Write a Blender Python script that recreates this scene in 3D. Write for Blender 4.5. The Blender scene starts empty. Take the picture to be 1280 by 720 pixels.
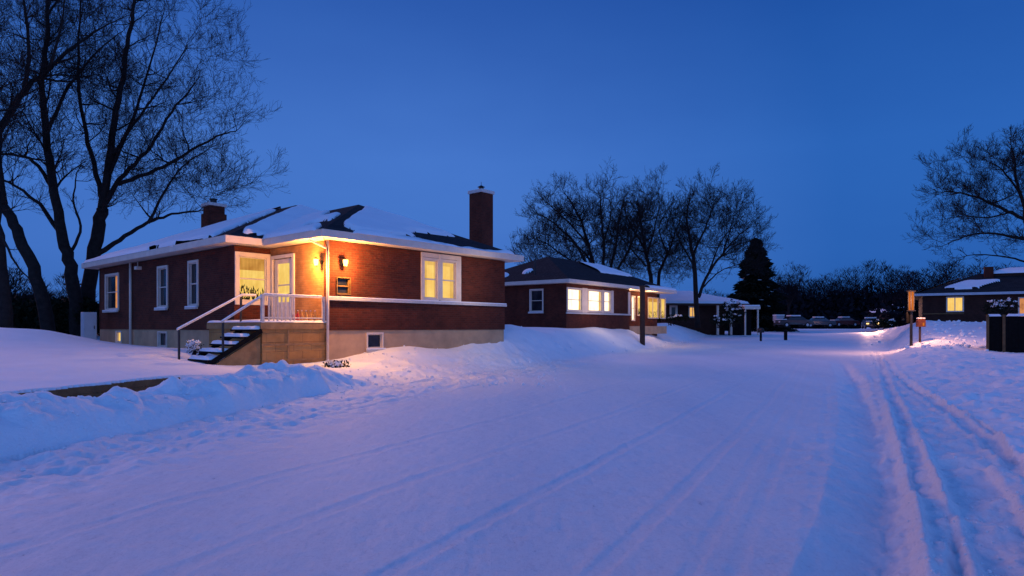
import bpy, math, random
import numpy as np
from mathutils import Vector, Matrix

random.seed(7)
sc = bpy.context.scene
COL = sc.collection
K = 790.0          # focal length in pixels of the 1280 wide frame
HZ = 408.0         # horizon row
EYE = 1.6

# ------------------------------------------------------------------ helpers
def at(px, Y, z=0.0):
    return Vector(((px - 640) / K * Y, Y, z))
def zat(py, Y):
    return EYE - (py - HZ) / K * Y
def P3(px, py, Y):
    return Vector(((px - 640) / K * Y, Y, zat(py, Y)))
def gp(px, py, z=0.0):                      # point of a horizontal plane
    Y = (EYE - z) * K / (py - HZ)
    return ((px - 640) / K * Y, Y)

class MB:
    def __init__(s): s.v = []; s.f = []
    def add(s, vs, fs):
        b = len(s.v); s.v += [tuple(p) for p in vs]; s.f += [tuple(b + i for i in f) for f in fs]
    def box(s, x0, x1, y0, y1, z0, z1):
        if x0 > x1: x0, x1 = x1, x0
        if y0 > y1: y0, y1 = y1, y0
        if z0 > z1: z0, z1 = z1, z0
        s.add([(x0,y0,z0),(x1,y0,z0),(x1,y1,z0),(x0,y1,z0),(x0,y0,z1),(x1,y0,z1),(x1,y1,z1),(x0,y1,z1)],
              [(0,3,2,1),(4,5,6,7),(0,1,5,4),(1,2,6,5),(2,3,7,6),(3,0,4,7)])
    def obox(s, o, ax, n, s0, s1, d0, d1, z0, z1):   # box in a wall frame
        p = [(o[0]+ax[0]*a+n[0]*d, o[1]+ax[1]*a+n[1]*d) for a in (s0, s1) for d in (d0, d1)]
        xs = [q[0] for q in p]; ys = [q[1] for q in p]
        s.box(min(xs), max(xs), min(ys), max(ys), z0, z1)
    def bar(s, p, q, w, h=None):             # rectangular bar between two points
        h = h or w; p = Vector(p); q = Vector(q); t = (q - p).normalized()
        up = Vector((0, 0, 1)) if abs(t.z) < .95 else Vector((0, 1, 0))
        a = t.cross(up).normalized() * w / 2; b = a.cross(t).normalized() * h / 2
        vs = [p-a-b, p+a-b, p+a+b, p-a+b, q-a-b, q+a-b, q+a+b, q-a+b]
        s.add(vs, [(0,1,2,3),(7,6,5,4),(0,4,5,1),(1,5,6,2),(2,6,7,3),(3,7,4,0)])
    def tube(s, pts, rs, n=6, cap=True):
        b = len(s.v); N = len(pts); pts = [Vector(p) for p in pts]
        ref = None
        for i in range(N):
            t = (pts[min(i+1, N-1)] - pts[max(i-1, 0)])
            t = t.normalized() if t.length > 1e-9 else Vector((0,0,1))
            if ref is None:
                ref = t.cross(Vector((0.31, 0.9, 0.2)))
                if ref.length < .05: ref = t.cross(Vector((1, 0, 0)))
            ref = (ref - t * ref.dot(t)).normalized()
            o = t.cross(ref)
            for k in range(n):
                a = 2 * math.pi * k / n
                s.v.append(tuple(pts[i] + (ref * math.cos(a) + o * math.sin(a)) * rs[i]))
        for i in range(N - 1):
            for k in range(n):
                k2 = (k + 1) % n
                s.f.append((b+i*n+k, b+i*n+k2, b+(i+1)*n+k2, b+(i+1)*n+k))
        if cap:
            s.f.append(tuple(b + k for k in range(n))[::-1]); s.f.append(tuple(b+(N-1)*n+k for k in range(n)))
    def lathe(s, prof, c=(0, 0, 0), n=14):
        b = len(s.v)
        for r, z in prof:
            for k in range(n):
                a = 2*math.pi*k/n
                s.v.append((c[0]+r*math.cos(a), c[1]+r*math.sin(a), c[2]+z))
        for i in range(len(prof)-1):
            for k in range(n):
                k2 = (k+1) % n
                s.f.append((b+i*n+k, b+i*n+k2, b+(i+1)*n+k2, b+(i+1)*n+k))
        s.f.append(tuple(b+k for k in range(n))[::-1]); s.f.append(tuple(b+(len(prof)-1)*n+k for k in range(n)))
    def prism(s, prof, x0, x1):              # profile (y,z) extruded along x
        n = len(prof)
        s.add([(x0, y, z) for y, z in prof] + [(x1, y, z) for y, z in prof],
              [tuple(range(n))[::-1], tuple(range(n, 2*n))] + [(i, (i+1) % n, n+(i+1) % n, n+i) for i in range(n)])
    def build(s, name, mat, parent=None, smooth=False, bevel=0, uv=True, loc=None):
        me = bpy.data.meshes.new(name); me.from_pydata(s.v, [], s.f); me.update()
        if mat: me.materials.append(mat)
        if uv and len(s.f) < 60000: boxuv(me)
        if smooth: me.polygons.foreach_set('use_smooth', [True]*len(me.polygons))
        o = bpy.data.objects.new(name, me); COL.objects.link(o)
        if parent: o.parent = parent
        if loc: o.location = loc
        if bevel:
            m = o.modifiers.new('bevel', 'BEVEL'); m.width = bevel; m.segments = 2; m.limit_method = 'ANGLE'
        return o

def boxuv(me):
    uvl = me.uv_layers.new(name='UVMap')
    V = np.empty(len(me.vertices)*3, dtype=np.float32); me.vertices.foreach_get('co', V); V = V.reshape(-1, 3)
    L = np.empty(len(me.loops), dtype=np.int32); me.loops.foreach_get('vertex_index', L)
    N = np.empty(len(me.polygons)*3, dtype=np.float32); me.polygons.foreach_get('normal', N); N = np.abs(N.reshape(-1, 3))
    T = np.empty(len(me.polygons), dtype=np.int32); me.polygons.foreach_get('loop_total', T)
    ax = np.repeat(np.argmax(N, axis=1), T); C = V[L]
    u = np.where(ax == 0, C[:, 1], C[:, 0]); v = np.where(ax == 2, C[:, 1], C[:, 2])
    uvl.data.foreach_set('uv', np.stack([u, v], 1).ravel())

def build_islands(mb, name, mat, parent, minf=25):
    par = list(range(len(mb.v)))
    def find(a):
        while par[a] != a: par[a] = par[par[a]]; a = par[a]
        return a
    for f in mb.f:
        a = find(f[0])
        for k in f[1:]: par[find(k)] = a
    gr = {}
    for f in mb.f: gr.setdefault(find(f[0]), []).append(f)
    for fs in gr.values():
        if len(fs) < minf: continue
        mp = {}; nb = MB()
        for f in fs:
            for k in f:
                if k not in mp: mp[k] = len(nb.v); nb.v.append(mb.v[k])
            nb.f.append(tuple(mp[k] for k in f))
        nb.build(name, mat, parent, smooth=True)

def empty(name, loc=(0, 0, 0), rz=0.0):
    o = bpy.data.objects.new(name, None); COL.objects.link(o); o.location = loc; o.rotation_euler = (0, 0, rz)
    o.empty_display_size = .3
    return o
def tag(o, label=None, cat=None, group=None, kind=None):
    if label: o['label'] = label
    if cat: o['category'] = cat
    if group: o['group'] = group
    if kind: o['kind'] = kind
    return o

# ------------------------------------------------------------------ materials
def newmat(name):
    m = bpy.data.materials.new(name); m.use_nodes = True
    nt = m.node_tree; b = nt.nodes['Principled BSDF']
    return m, nt, b
def N(nt, t, **kw):
    n = nt.nodes.new(t)
    for k, v in kw.items(): setattr(n, k, v)
    return n
def ramp(nt, src, stops):
    r = N(nt, 'ShaderNodeValToRGB'); nt.links.new(src, r.inputs[0])
    e = r.color_ramp.elements
    while len(e) < len(stops): e.new(.5)
    for i, (p, c) in enumerate(stops):
        e[i].position = p; e[i].color = (c[0], c[1], c[2], 1) if not isinstance(c, float) else (c, c, c, 1)
    return r.outputs[0]
def noise(nt, scale, detail=4, coord='Object', rough=.6, stretch=None):
    tc = N(nt, 'ShaderNodeTexCoord'); n = N(nt, 'ShaderNodeTexNoise')
    n.inputs['Scale'].default_value = scale; n.inputs['Detail'].default_value = detail; n.inputs['Roughness'].default_value = rough
    if stretch:
        mp = N(nt, 'ShaderNodeMapping'); mp.inputs['Scale'].default_value = stretch[:3]
        if len(stretch) > 3: mp.inputs['Rotation'].default_value = (0, 0, stretch[3])
        nt.links.new(tc.outputs[coord], mp.inputs[0]); nt.links.new(mp.outputs[0], n.inputs['Vector'])
    else: nt.links.new(tc.outputs[coord], n.inputs['Vector'])
    return n.outputs['Fac']
def bump(nt, b, srcs):                       # list of (height socket, distance, strength)
    prev = None
    for s, d, st in srcs:
        bp = N(nt, 'ShaderNodeBump'); bp.inputs['Distance'].default_value = d; bp.inputs['Strength'].default_value = st
        nt.links.new(s, bp.inputs['Height'])
        if prev: nt.links.new(prev, bp.inputs['Normal'])
        prev = bp.outputs[0]
    nt.links.new(prev, b.inputs['Normal'])
def simple(name, c1, c2=None, scale=6, rough=.7, bdist=.004, spec=.3, metal=0, detail=5):
    m, nt, b = newmat(name); c2 = c2 or tuple(x*.75 for x in c1)
    f = noise(nt, scale, detail)
    nt.links.new(ramp(nt, f, [(.3, c1), (.7, c2)]), b.inputs['Base Color'])
    b.inputs['Roughness'].default_value = rough; b.inputs['Specular IOR Level'].default_value = spec
    b.inputs['Metallic'].default_value = metal
    if bdist: bump(nt, b, [(noise(nt, scale*6, 4), bdist, .6)])
    return m

def snow_mat(name, fine=1.0):
    m, nt, b = newmat(name)
    f = noise(nt, .7, 5)
    nt.links.new(ramp(nt, f, [(.35, (.80, .815, .85)), (.7, (.87, .875, .90))]), b.inputs['Base Color'])
    b.inputs['Roughness'].default_value = .75; b.inputs['Specular IOR Level'].default_value = .18
    bump(nt, b, [(noise(nt, 1.6, 4), .07*fine, .5), (noise(nt, 9, 5), .022*fine, .7), (noise(nt, 55, 3, rough=.7), .006*fine, .8)])
    return m
M = {}
M['snow'] = snow_mat('snow')
M['bank'] = snow_mat('bank snow', 1.8)
def road_mat():
    m, nt, b = newmat('packed road snow')
    f = noise(nt, .5, 6, stretch=(1, .16, 1, .40)); g = noise(nt, 14, 5)
    c = ramp(nt, f, [(.30, (.77, .785, .83)), (.5, (.83, .84, .87)), (.7, (.88, .885, .91))])
    dirt = ramp(nt, noise(nt, 11, 7, rough=.85, stretch=(1, .5, 1, .40)), [(.31, (.42, .42, .46)), (.36, (.9, .9, .92)), (.5, (1., 1., 1.))])
    mx = N(nt, 'ShaderNodeMixRGB', blend_type='MULTIPLY'); mx.inputs[0].default_value = .8
    nt.links.new(c, mx.inputs[1]); nt.links.new(dirt, mx.inputs[2]); nt.links.new(mx.outputs[0], b.inputs['Base Color'])
    grit = ramp(nt, noise(nt, 30, 6, rough=.95), [(.33, (.58, .58, .62)), (.42, (.95, .95, .97)), (.50, (1.03, 1.03, 1.03))]); m2 = N(nt, 'ShaderNodeMixRGB', blend_type='MULTIPLY'); m2.inputs[0].default_value = .9
    nt.links.new(mx.outputs[0], m2.inputs[1]); nt.links.new(grit, m2.inputs[2]); nt.links.new(m2.outputs[0], b.inputs['Base Color'])
    b.inputs['Roughness'].default_value = .62; b.inputs['Specular IOR Level'].default_value = .25
    bump(nt, b, [(noise(nt, 2.2, 6, rough=.6, stretch=(1, .12, 1, .40)), .02, .6), (noise(nt, 6, 5, stretch=(1, .4, 1, .40)), .012, .7),
                 (noise(nt, 16, 6, rough=.9), .014, .9), (noise(nt, 60, 4, rough=.9), .006, .9)])
    return m
M['road'] = road_mat()

def brick_mat(name, c1, c2, mortar, bw=.22, bh=.075, rough=.85):
    m, nt, b = newmat(name)
    tc = N(nt, 'ShaderNodeTexCoord'); br = N(nt, 'ShaderNodeTexBrick')
    nt.links.new(tc.outputs['UV'], br.inputs['Vector'])
    br.inputs['Scale'].default_value = 1; br.inputs['Brick Width'].default_value = bw; br.inputs['Row Height'].default_value = bh
    br.inputs['Mortar Size'].default_value = .008; br.inputs['Mortar Smooth'].default_value = .3; br.inputs['Bias'].default_value = -.1
    br.inputs['Color1'].default_value = (*c1, 1); br.inputs['Color2'].default_value = (*c2, 1); br.inputs['Mortar'].default_value = (*mortar, 1)
    mx = N(nt, 'ShaderNodeMixRGB', blend_type='MULTIPLY'); mx.inputs[0].default_value = 1
    nt.links.new(br.outputs['Color'], mx.inputs[1])
    nt.links.new(ramp(nt, noise(nt, 1.3, 6), [(.3, (.62, .6, .6)), (.7, (1.1, 1.08, 1.05))]), mx.inputs[2])
    nt.links.new(mx.outputs[0], b.inputs['Base Color']); b.inputs['Roughness'].default_value = rough
    b.inputs['Specular IOR Level'].default_value = .15
    inv = N(nt, 'ShaderNodeMath', operation='SUBTRACT'); inv.inputs[0].default_value = 1; nt.links.new(br.outputs['Fac'], inv.inputs[1])
    bump(nt, b, [(inv.outputs[0], .008, .8), (noise(nt, 40, 3), .004, .6)])
    return m
M['brick'] = brick_mat('red brick', (.125, .028, .016), (.075, .019, .013), (.10, .048, .036))
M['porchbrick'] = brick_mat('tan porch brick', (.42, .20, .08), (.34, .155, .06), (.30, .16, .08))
M['darkbrick'] = brick_mat('dark brick', (.065, .024, .018), (.045, .018, .014), (.05, .03, .025))
M['tanbrick'] = brick_mat('tan block', (.50, .26, .09), (.43, .21, .07), (.30, .16, .07), .60, .28)
M['found'] = simple('painted foundation', (.56, .35, .20), (.38, .24, .14), 1.6, .85, .006)
M['white'] = simple('white trim', (.74, .62, .52), (.62, .52, .44), 3, .5, .002)
M['whitewood'] = simple('white painted wood', (.70, .62, .52), (.52, .44, .36), 9, .55, .002)
M['stone'] = simple('pale stone ledge', (.62, .58, .54), (.5, .46, .43), 8, .8, .004)
def shingle():
    m, nt, b = newmat('dark shingles')
    tc = N(nt, 'ShaderNodeTexCoord'); br = N(nt, 'ShaderNodeTexBrick')
    nt.links.new(tc.outputs['UV'], br.inputs['Vector']); br.inputs['Scale'].default_value = 1
    br.inputs['Brick Width'].default_value = .3; br.inputs['Row Height'].default_value = .14; br.inputs['Mortar Size'].default_value = .008
    br.inputs['Color1'].default_value = (.020, .020, .024, 1); br.inputs['Color2'].default_value = (.034, .032, .036, 1); br.inputs['Mortar'].default_value = (.008, .008, .01, 1)
    nt.links.new(br.outputs['Color'], b.inputs['Base Color']); b.inputs['Roughness'].default_value = .9; b.inputs['Specular IOR Level'].default_value = .1
    bump(nt, b, [(br.outputs['Fac'], .01, -.6) if False else (noise(nt, 18, 4), .01, .6)])
    return m
M['shingle'] = shingle()
M['bark'] = simple('dark bark', (.030, .025, .024), (.014, .012, .012), 5, .95, .02, .1)
M['twig'] = simple('dark twigs', (.026, .021, .021), (.015, .013, .014), 5, .95, 0, .1)
M['fartwig'] = simple('far twigs', (.018, .017, .022), (.010, .010, .014), 5, .95, 0, .05)
M['needle'] = simple('spruce needles', (.010, .018, .012), (.005, .008, .007), 1.2, .9, 0, .05)
M['hedge'] = simple('dark evergreen leaves', (.016, .022, .012), (.007, .010, .007), 2, .9, 0, .08)
M['deckwood'] = simple('weathered tan boards', (.40, .22, .09), (.27, .14, .055), 5, .8, .006)
M['darkwood'] = simple('dark brown wood', (.060, .030, .020), (.032, .018, .014), 7, .75, .005)
M['blackwood'] = simple('near black wood', (.012, .011, .011), (.007, .006, .006), 8, .85, .004, .04)
M['timber'] = simple('old brown timber', (.20, .105, .045), (.10, .055, .025), 6, .85, .01)
M['darkmetal'] = simple('dark metal', (.03, .03, .034), (.02, .02, .022), 10, .4, 0, .5, .6)
M['cabinet'] = simple('pale painted metal', (.5, .52, .55), (.42, .44, .48), 3, .45, 0)
M['rubber'] = simple('rubber', (.015, .015, .016), None, 10, .8, 0)
def carpaint(name, c):
    m, nt, b = newmat(name); b.inputs['Base Color'].default_value = (*c, 1)
    b.inputs['Roughness'].default_value = .35; b.inputs['Coat Weight'].default_value = .6
    nt.links.new(ramp(nt, noise(nt, 3, 4), [(.3, c), (.7, tuple(x*.8 for x in c))]), b.inputs['Base Color'])
    return m
def glass_dark(name='dark window glass'):
    m, nt, b = newmat(name)
    nt.links.new(ramp(nt, noise(nt, 2.3, 3), [(.35, (.008, .009, .014)), (.7, (.03, .03, .038))]), b.inputs['Base Color'])
    b.inputs['Roughness'].default_value = .12; b.inputs['Specular IOR Level'].default_value = .35
    return m
M['glass'] = glass_dark()
def lit(name, hot, mid, strength, scale=2.0, folds=9.0, contrast=.5, low=None):
    """light given off by a lit room seen through its curtain"""
    m = bpy.data.materials.new(name); m.use_nodes = True; nt = m.node_tree; nt.nodes.clear()
    out = N(nt, 'ShaderNodeOutputMaterial'); em = N(nt, 'ShaderNodeEmission')
    f = noise(nt, scale, 3, 'UV'); g = noise(nt, folds, 2, 'UV', stretch=(1, .06, 1))
    mx = N(nt, 'ShaderNodeMath', operation='MULTIPLY_ADD'); mx.inputs[1].default_value = .45; nt.links.new(g, mx.inputs[0]); 
    ml = N(nt, 'ShaderNodeMath', operation='MULTIPLY'); ml.inputs[1].default_value = .6; nt.links.new(f, ml.inputs[0]); nt.links.new(ml.outputs[0], mx.inputs[2])
    c = ramp(nt, mx.outputs[0], [(.5-contrast*.3, mid), (.5+contrast*.25, hot)])
    nt.links.new(c, em.inputs[0]); em.inputs[1].default_value = strength; nt.links.new(em.outputs[0], out.inputs[0])
    return m
M['litwarm'] = lit('lit room amber', (1, .72, .22), (.75, .38, .06), 1.15)
M['litcream'] = lit('lit cream curtain', (1, .68, .19), (.92, .50, .10), 1.0, contrast=.6)
M['litwhite'] = lit('lit bright curtain', (1, .88, .68), (1, .72, .45), 1.7)
M['litroom'] = lit('lit room yellow', (1, .68, .18), (.80, .44, .07), 1.0, scale=1.5, contrast=.7)
M['drape'] = lit('lit side drape', (1, .62, .17), (.78, .42, .09), .85, 2)
M['blind'] = lit('half drawn blind', (.85, .42, .09), (.55, .22, .04), .8, 2)
M['litfar'] = lit('lit far room', (1, .60, .18), (.9, .42, .10), .9)
M['litdim'] = lit('dim strip of lit curtain', (.9, .36, .13), (.35, .12, .05), .75)
def emit(name, c, s):
    m = bpy.data.materials.new(name); m.use_nodes = True; nt = m.node_tree; nt.nodes.clear()
    out = N(nt, 'ShaderNodeOutputMaterial'); em = N(nt, 'ShaderNodeEmission'); em.inputs[0].default_value = (*c, 1); em.inputs[1].default_value = s
    nt.links.new(em.outputs[0], out.inputs[0]); return m
M['bulb'] = emit('glowing lamp glass', (1, .50, .10), 9)
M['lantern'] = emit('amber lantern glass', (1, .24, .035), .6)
M['headlight'] = emit('car headlight', (1, .62, .22), 2.0)
M['bottlered'] = simple('red bottle', (.4, .03, .02), None, 8, .3, 0, .5)
M['bottleamber'] = simple('amber bottle', (.5, .25, .05), None, 8, .3, 0, .5)

# ------------------------------------------------------------------ world and light
w = bpy.data.worlds.new('World'); sc.world = w; w.use_nodes = True
nt = w.node_tree; bg = nt.nodes['Background']
SUN_AZ = math.radians(-52)      # direction of the afterglow, measured from +Y towards +X
sky = N(nt, 'ShaderNodeTexSky', sky_type='NISHITA'); sky.sun_disc = False
sky.sun_elevation = math.radians(-1.5); sky.sun_rotation = SUN_AZ; sky.altitude = 200
sky.ozone_density = 6; sky.dust_density = .3; sky.air_density = 1.2
# the photographed evening sky: a height gradient over the world direction, darker away from the afterglow
tc = N(nt, 'ShaderNodeTexCoord'); sep = N(nt, 'ShaderNodeSeparateXYZ'); nt.links.new(tc.outputs['Generated'], sep.inputs[0])
hgt = ramp(nt, sep.outputs['Z'], [(0.0, (.038, .135, .450)), (.10, (.052, .163, .545)), (.25, (.052, .165, .560)), (.48, (.024, .097, .410)), (.72, (.024, .085, .36)), (1, (.03, .10, .38))])
dot = N(nt, 'ShaderNodeVectorMath', operation='DOT_PRODUCT'); dot.inputs[1].default_value = (math.sin(-.30), math.cos(-.30), .1)
nt.links.new(tc.outputs['Generated'], dot.inputs[0])
dm_ = N(nt, 'ShaderNodeMapRange'); dm_.inputs[1].default_value = -1; nt.links.new(dot.outputs['Value'], dm_.inputs[0])
az = ramp(nt, dm_.outputs[0], [(0.0, (.76, .53, .40)), (.30, (.64, .45, .35)), (.55, (.30, .30, .30)), (.70, (.090, .150, .17)), (.86, (.086, .146, .166)), (.985, (.208, .206, .204)), (1, (.212, .208, .204))])
mul = N(nt, 'ShaderNodeMixRGB', blend_type='MULTIPLY'); mul.inputs[0].default_value = 1
nt.links.new(hgt, mul.inputs[1]); nt.links.new(az, mul.inputs[2])
sc10 = N(nt, 'ShaderNodeMixRGB', blend_type='MULTIPLY'); sc10.inputs[0].default_value = 1; sc10.inputs[2].default_value = (50, 50, 50, 1)
nt.links.new(mul.outputs[0], sc10.inputs[1])
hz_ = ramp(nt, noise(nt, 1.6, 4, 'Generated', stretch=(1, 1, 2.6)), [(.3, (.93, .94, .96)), (.7, (1.10, 1.07, 1.03))])
mh = N(nt, 'ShaderNodeMixRGB', blend_type='MULTIPLY'); mh.inputs[0].default_value = 1; nt.links.new(sc10.outputs[0], mh.inputs[1]); nt.links.new(hz_, mh.inputs[2])
mix = N(nt, 'ShaderNodeMixRGB', blend_type='ADD'); mix.inputs[0].default_value = .12
nt.links.new(mh.outputs[0], mix.inputs[1]); nt.links.new(sky.outputs[0], mix.inputs[2])
nt.links.new(mix.outputs[0], bg.inputs[0]); bg.inputs[1].default_value = .10

sl = bpy.data.lights.new('afterglow', 'SUN'); so = bpy.data.objects.new('afterglow', sl); COL.objects.link(so)
sl.energy = .84; sl.angle = math.radians(24); sl.color = (1, .47, .46)
el = math.radians(24)
d = Vector((math.sin(SUN_AZ)*math.cos(el), math.cos(SUN_AZ)*math.cos(el), math.sin(el)))
so.rotation_euler = d.to_track_quat('Z', 'Y').to_euler(); so.location = d*60

def point(loc, power, color, r=.06, name='lamp_light', parent=None):
    l = bpy.data.lights.new(name, 'POINT'); l.energy = power; l.color = color; l.shadow_soft_size = r
    o = bpy.data.objects.new(name, l); COL.objects.link(o); o.location = loc
    if parent: o.parent = parent
    return o

# ------------------------------------------------------------------ terrain
def vnoise(x, y, seed=0):
    xi = np.floor(x).astype(np.int64); yi = np.floor(y).astype(np.int64); fx = x-xi; fy = y-yi
    fx = fx*fx*(3-2*fx); fy = fy*fy*(3-2*fy)
    def h(a, b):
        n = (a*374761393 + b*668265263 + seed*1442695041) & 0xffffffff
        n = ((n ^ (n >> 13))*1274126177) & 0xffffffff
        return ((n ^ (n >> 16)) & 0xffffff)/float(0xffffff)
    return (h(xi, yi)*(1-fx)+h(xi+1, yi)*fx)*(1-fy)+(h(xi, yi+1)*(1-fx)+h(xi+1, yi+1)*fx)*fy
def fbm(x, y, sc_, oct_=4, seed=0, gain=.5):
    r = 0; a = 1; t = 0
    for i in range(oct_):
        r = r + a*(vnoise(x*sc_+i*17.3, y*sc_-i*9.1, seed+i)-.5); t += a; a *= gain; sc_ *= 2.03
    return r/t*2
def sstep(a, b, x):
    t = np.clip((x-a)/(b-a), 0, 1); return t*t*(3-2*t)
def pdist(x, y, pl):                         # distance, signed side (right of travel > 0), arc length along
    best = np.full(x.shape, 1e9); side = np.zeros(x.shape); arc = np.zeros(x.shape); L = 0
    for (ax, ay), (bx, by) in zip(pl[:-1], pl[1:]):
        dx, dy = bx-ax, by-ay; l2 = dx*dx+dy*dy; l = math.sqrt(l2)
        t = np.clip(((x-ax)*dx+(y-ay)*dy)/l2, 0, 1)
        qx, qy = ax+t*dx-x, ay+t*dy-y; dd = np.hypot(qx, qy)
        m = dd < best; best = np.where(m, dd, best)
        cr = (x-ax)*dy-(y-ay)*dx
        side = np.where(m, np.sign(cr), side); arc = np.where(m, L+t*l, arc); L += l
    return best, side, arc

LEFT = [(-14, -30), (-9.2, -8), (-7.6, 2), gp(0, 573), gp(200, 535), gp(390, 497), gp(480, 484), gp(560, 472), gp(640, 462), gp(710, 451), gp(780, 441), (15.8, 57), (24, 76), (45, 120), (110, 250)]
RIGHT = [(-2, -30), (2.4, -8), (4.3, 2), (5.6, 6.8), (7.6, 10), (11.5, 18.5), (17, 29), (25, 42), (37, 62), (64, 115), (135, 250)]
# timber edging: its line on the ground, and the lawn's level behind it
EDGE = [at(-420, 7.2).to_2d(), at(-150, 9.2).to_2d(), at(0, 10.6).to_2d(), at(110, 12.0).to_2d(), at(222, 13.8).to_2d()]
EDGE = [(p.x, p.y) for p in EDGE]
CPX = [(0,486,10.9),(110,478,12.2),(215,468,13.8),(-150,500,9.6),(0,457,15),(120,453,15.5),(230,455,16),(0,434,20),(60,407,23.5),(-70,405,24),(-200,415,24),(118,429,24),
       (150,432,27),(120,432,31),(235,437,21.5),(200,440,19),(290,452,19.5),(262,460,16.8),(300,466,16.2),(0,420,34),(60,420,34),(-200,410,45),(50,403,50),
       (340,464,17.2),(380,460,18.4),(415,460,19.4),(450,451,20.3),(478,434,21.9),(510,428,22.8),(560,434,24),(600,424,25.2),(632,409,26.8),
       (480,466,19),(560,457,21.6),(640,440,26),(720,427,34),(800,420,42),(650,404,30),(690,410,37),(710,411,40.3),(750,408,43),(775,411,45),(800,400,47),(830,397,50),(852,402,53),(850,418,53),(790,408,44.5),
       (880,401,66),(930,408,66),(960,407,76),(1000,411,88),(1090,412,88),(1150,402,58),(1200,403,50),(1235,408,46),(1180,416,43),(1140,430,37),(1190,424,38),(1250,437,32),(1310,445,29)]
CP = [((px-640)/K*Y, Y, zat(py, Y)) for px, py, Y in CPX]
CP += [(10, 8, .12), (14, 12, .2), (13, 2, .15), (21, 20, .3), (30, 26, .5), (0, -25, 0), (-22, -12, .5), (22, -18, .3), (-34, 6, .9), (60, 40, 1.1), (-70, 60, 1.2), (-60, -30, .8), (60, -30, .6),
       (-3, 25, .4), (-9, 24, .6), (-14, 28, .7), (3, 33, 1.2), (10, 49, 1.3), (0, 60, 1.3), (30, 90, 1.1), (75, 80, 1.3), (60, 140, 1.2), (-40, 110, 1.4), (0, 200, 1.3), (150, 160, 1.3), (-150, 150, 1.4), (120, 20, 1.2)]
CPa = np.array(CP)
def _tps_fit(P):
    n = len(P); D = np.hypot(P[:, None, 0]-P[None, :, 0], P[:, None, 1]-P[None, :, 1])
    A = np.zeros((n+3, n+3)); A[:n, :n] = D + np.eye(n)*(-.05); A[:n, n] = 1; A[:n, n+1:] = P[:, :2]; A[n, :n] = 1; A[n+1:, :n] = P[:, :2].T
    return np.linalg.solve(A, np.concatenate([P[:, 2], [0, 0, 0]]))
TW = _tps_fit(CPa)
def base(x, y):
    r = np.full(x.shape, TW[len(CPa)]) + TW[len(CPa)+1]*x + TW[len(CPa)+2]*y
    for i, (cx, cy, _) in enumerate(CP): r = r + TW[i]*np.sqrt((x-cx)**2+(y-cy)**2+.5)
    far = sstep(110, 190, np.hypot(x, y)); r = r*(1-far)+1.35*far
    return np.clip(r, -.1, 2.4)

def gl(*pp): return [gp(*p) for p in pp]
TRACKS = [  # polyline, half width, depth, rim height, edge softness
    (gl((1036, 436), (1056, 470), (1068, 520), (1070, 580), (1062, 640), (1042, 711), (1022, 790)), .36, .075, .03, .16),
    (gl((1012, 432), (985, 470), (930, 530), (850, 610), (740, 710), (560, 860)), .07, .014, .009, .05),
    (gl((1008, 432), (950, 466), (860, 515), (740, 580), (560, 674), (380, 765), (60, 900)), .06, .014, .009, .05),
    (gl((1094, 440), (1104, 467), (1131, 530), (1153, 591), (1171, 635), (1185, 700), (1190, 800)), .10, .10, .09, .06),
    (gl((1078, 438), (1092, 480), (1116, 550), (1138, 640), (1150, 720), (1152, 800)), .06, .03, .02, .05),
    (gl((1100, 442), (1125, 472), (1180, 508), (1238, 548), (1290, 595), (1380, 680)), .11, .10, .06, .06),
    (gl((1195, 575), (1222, 610), (1240, 660), (1252, 760)), .26, .15, .07, .08),
    (gl((-300, 640), (0, 590), (200, 551), (390, 514), (560, 483), (700, 458), (790, 445)), .09, .045, .024, .06),
    (gl((-300, 660), (0, 603), (200, 561), (420, 515), (560, 489), (700, 461), (790, 446)), .09, .042, .02, .06),
    (gl((-300, 790), (0, 690), (200, 632), (420, 576), (600, 530), (760, 484), (900, 446)), .08, .014, .012, .06),
    (gl((100, 760), (300, 680), (520, 600), (700, 540), (860, 483), (960, 443)), .07, .012, .010, .06),
    (gl((1022, 434), (1012, 470), (990, 530), (960, 600), (918, 700), (880, 800)), .05, .009, .007, .05),
    (gl((1018, 434), (1000, 470), (968, 530), (925, 600), (865, 700), (800, 800)), .05, .009, .007, .05),
    (gl((1030, 434), (1034, 480), (1026, 560), (1012, 640), (1000, 800)), .05, .009, .007, .05),
]
DIAG = gl((1000, 438), (900, 478), (760, 540), (640, 592), (440, 700), (200, 850))
def roadz(x, y): return 1.05*sstep(42, 105, y)
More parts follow.
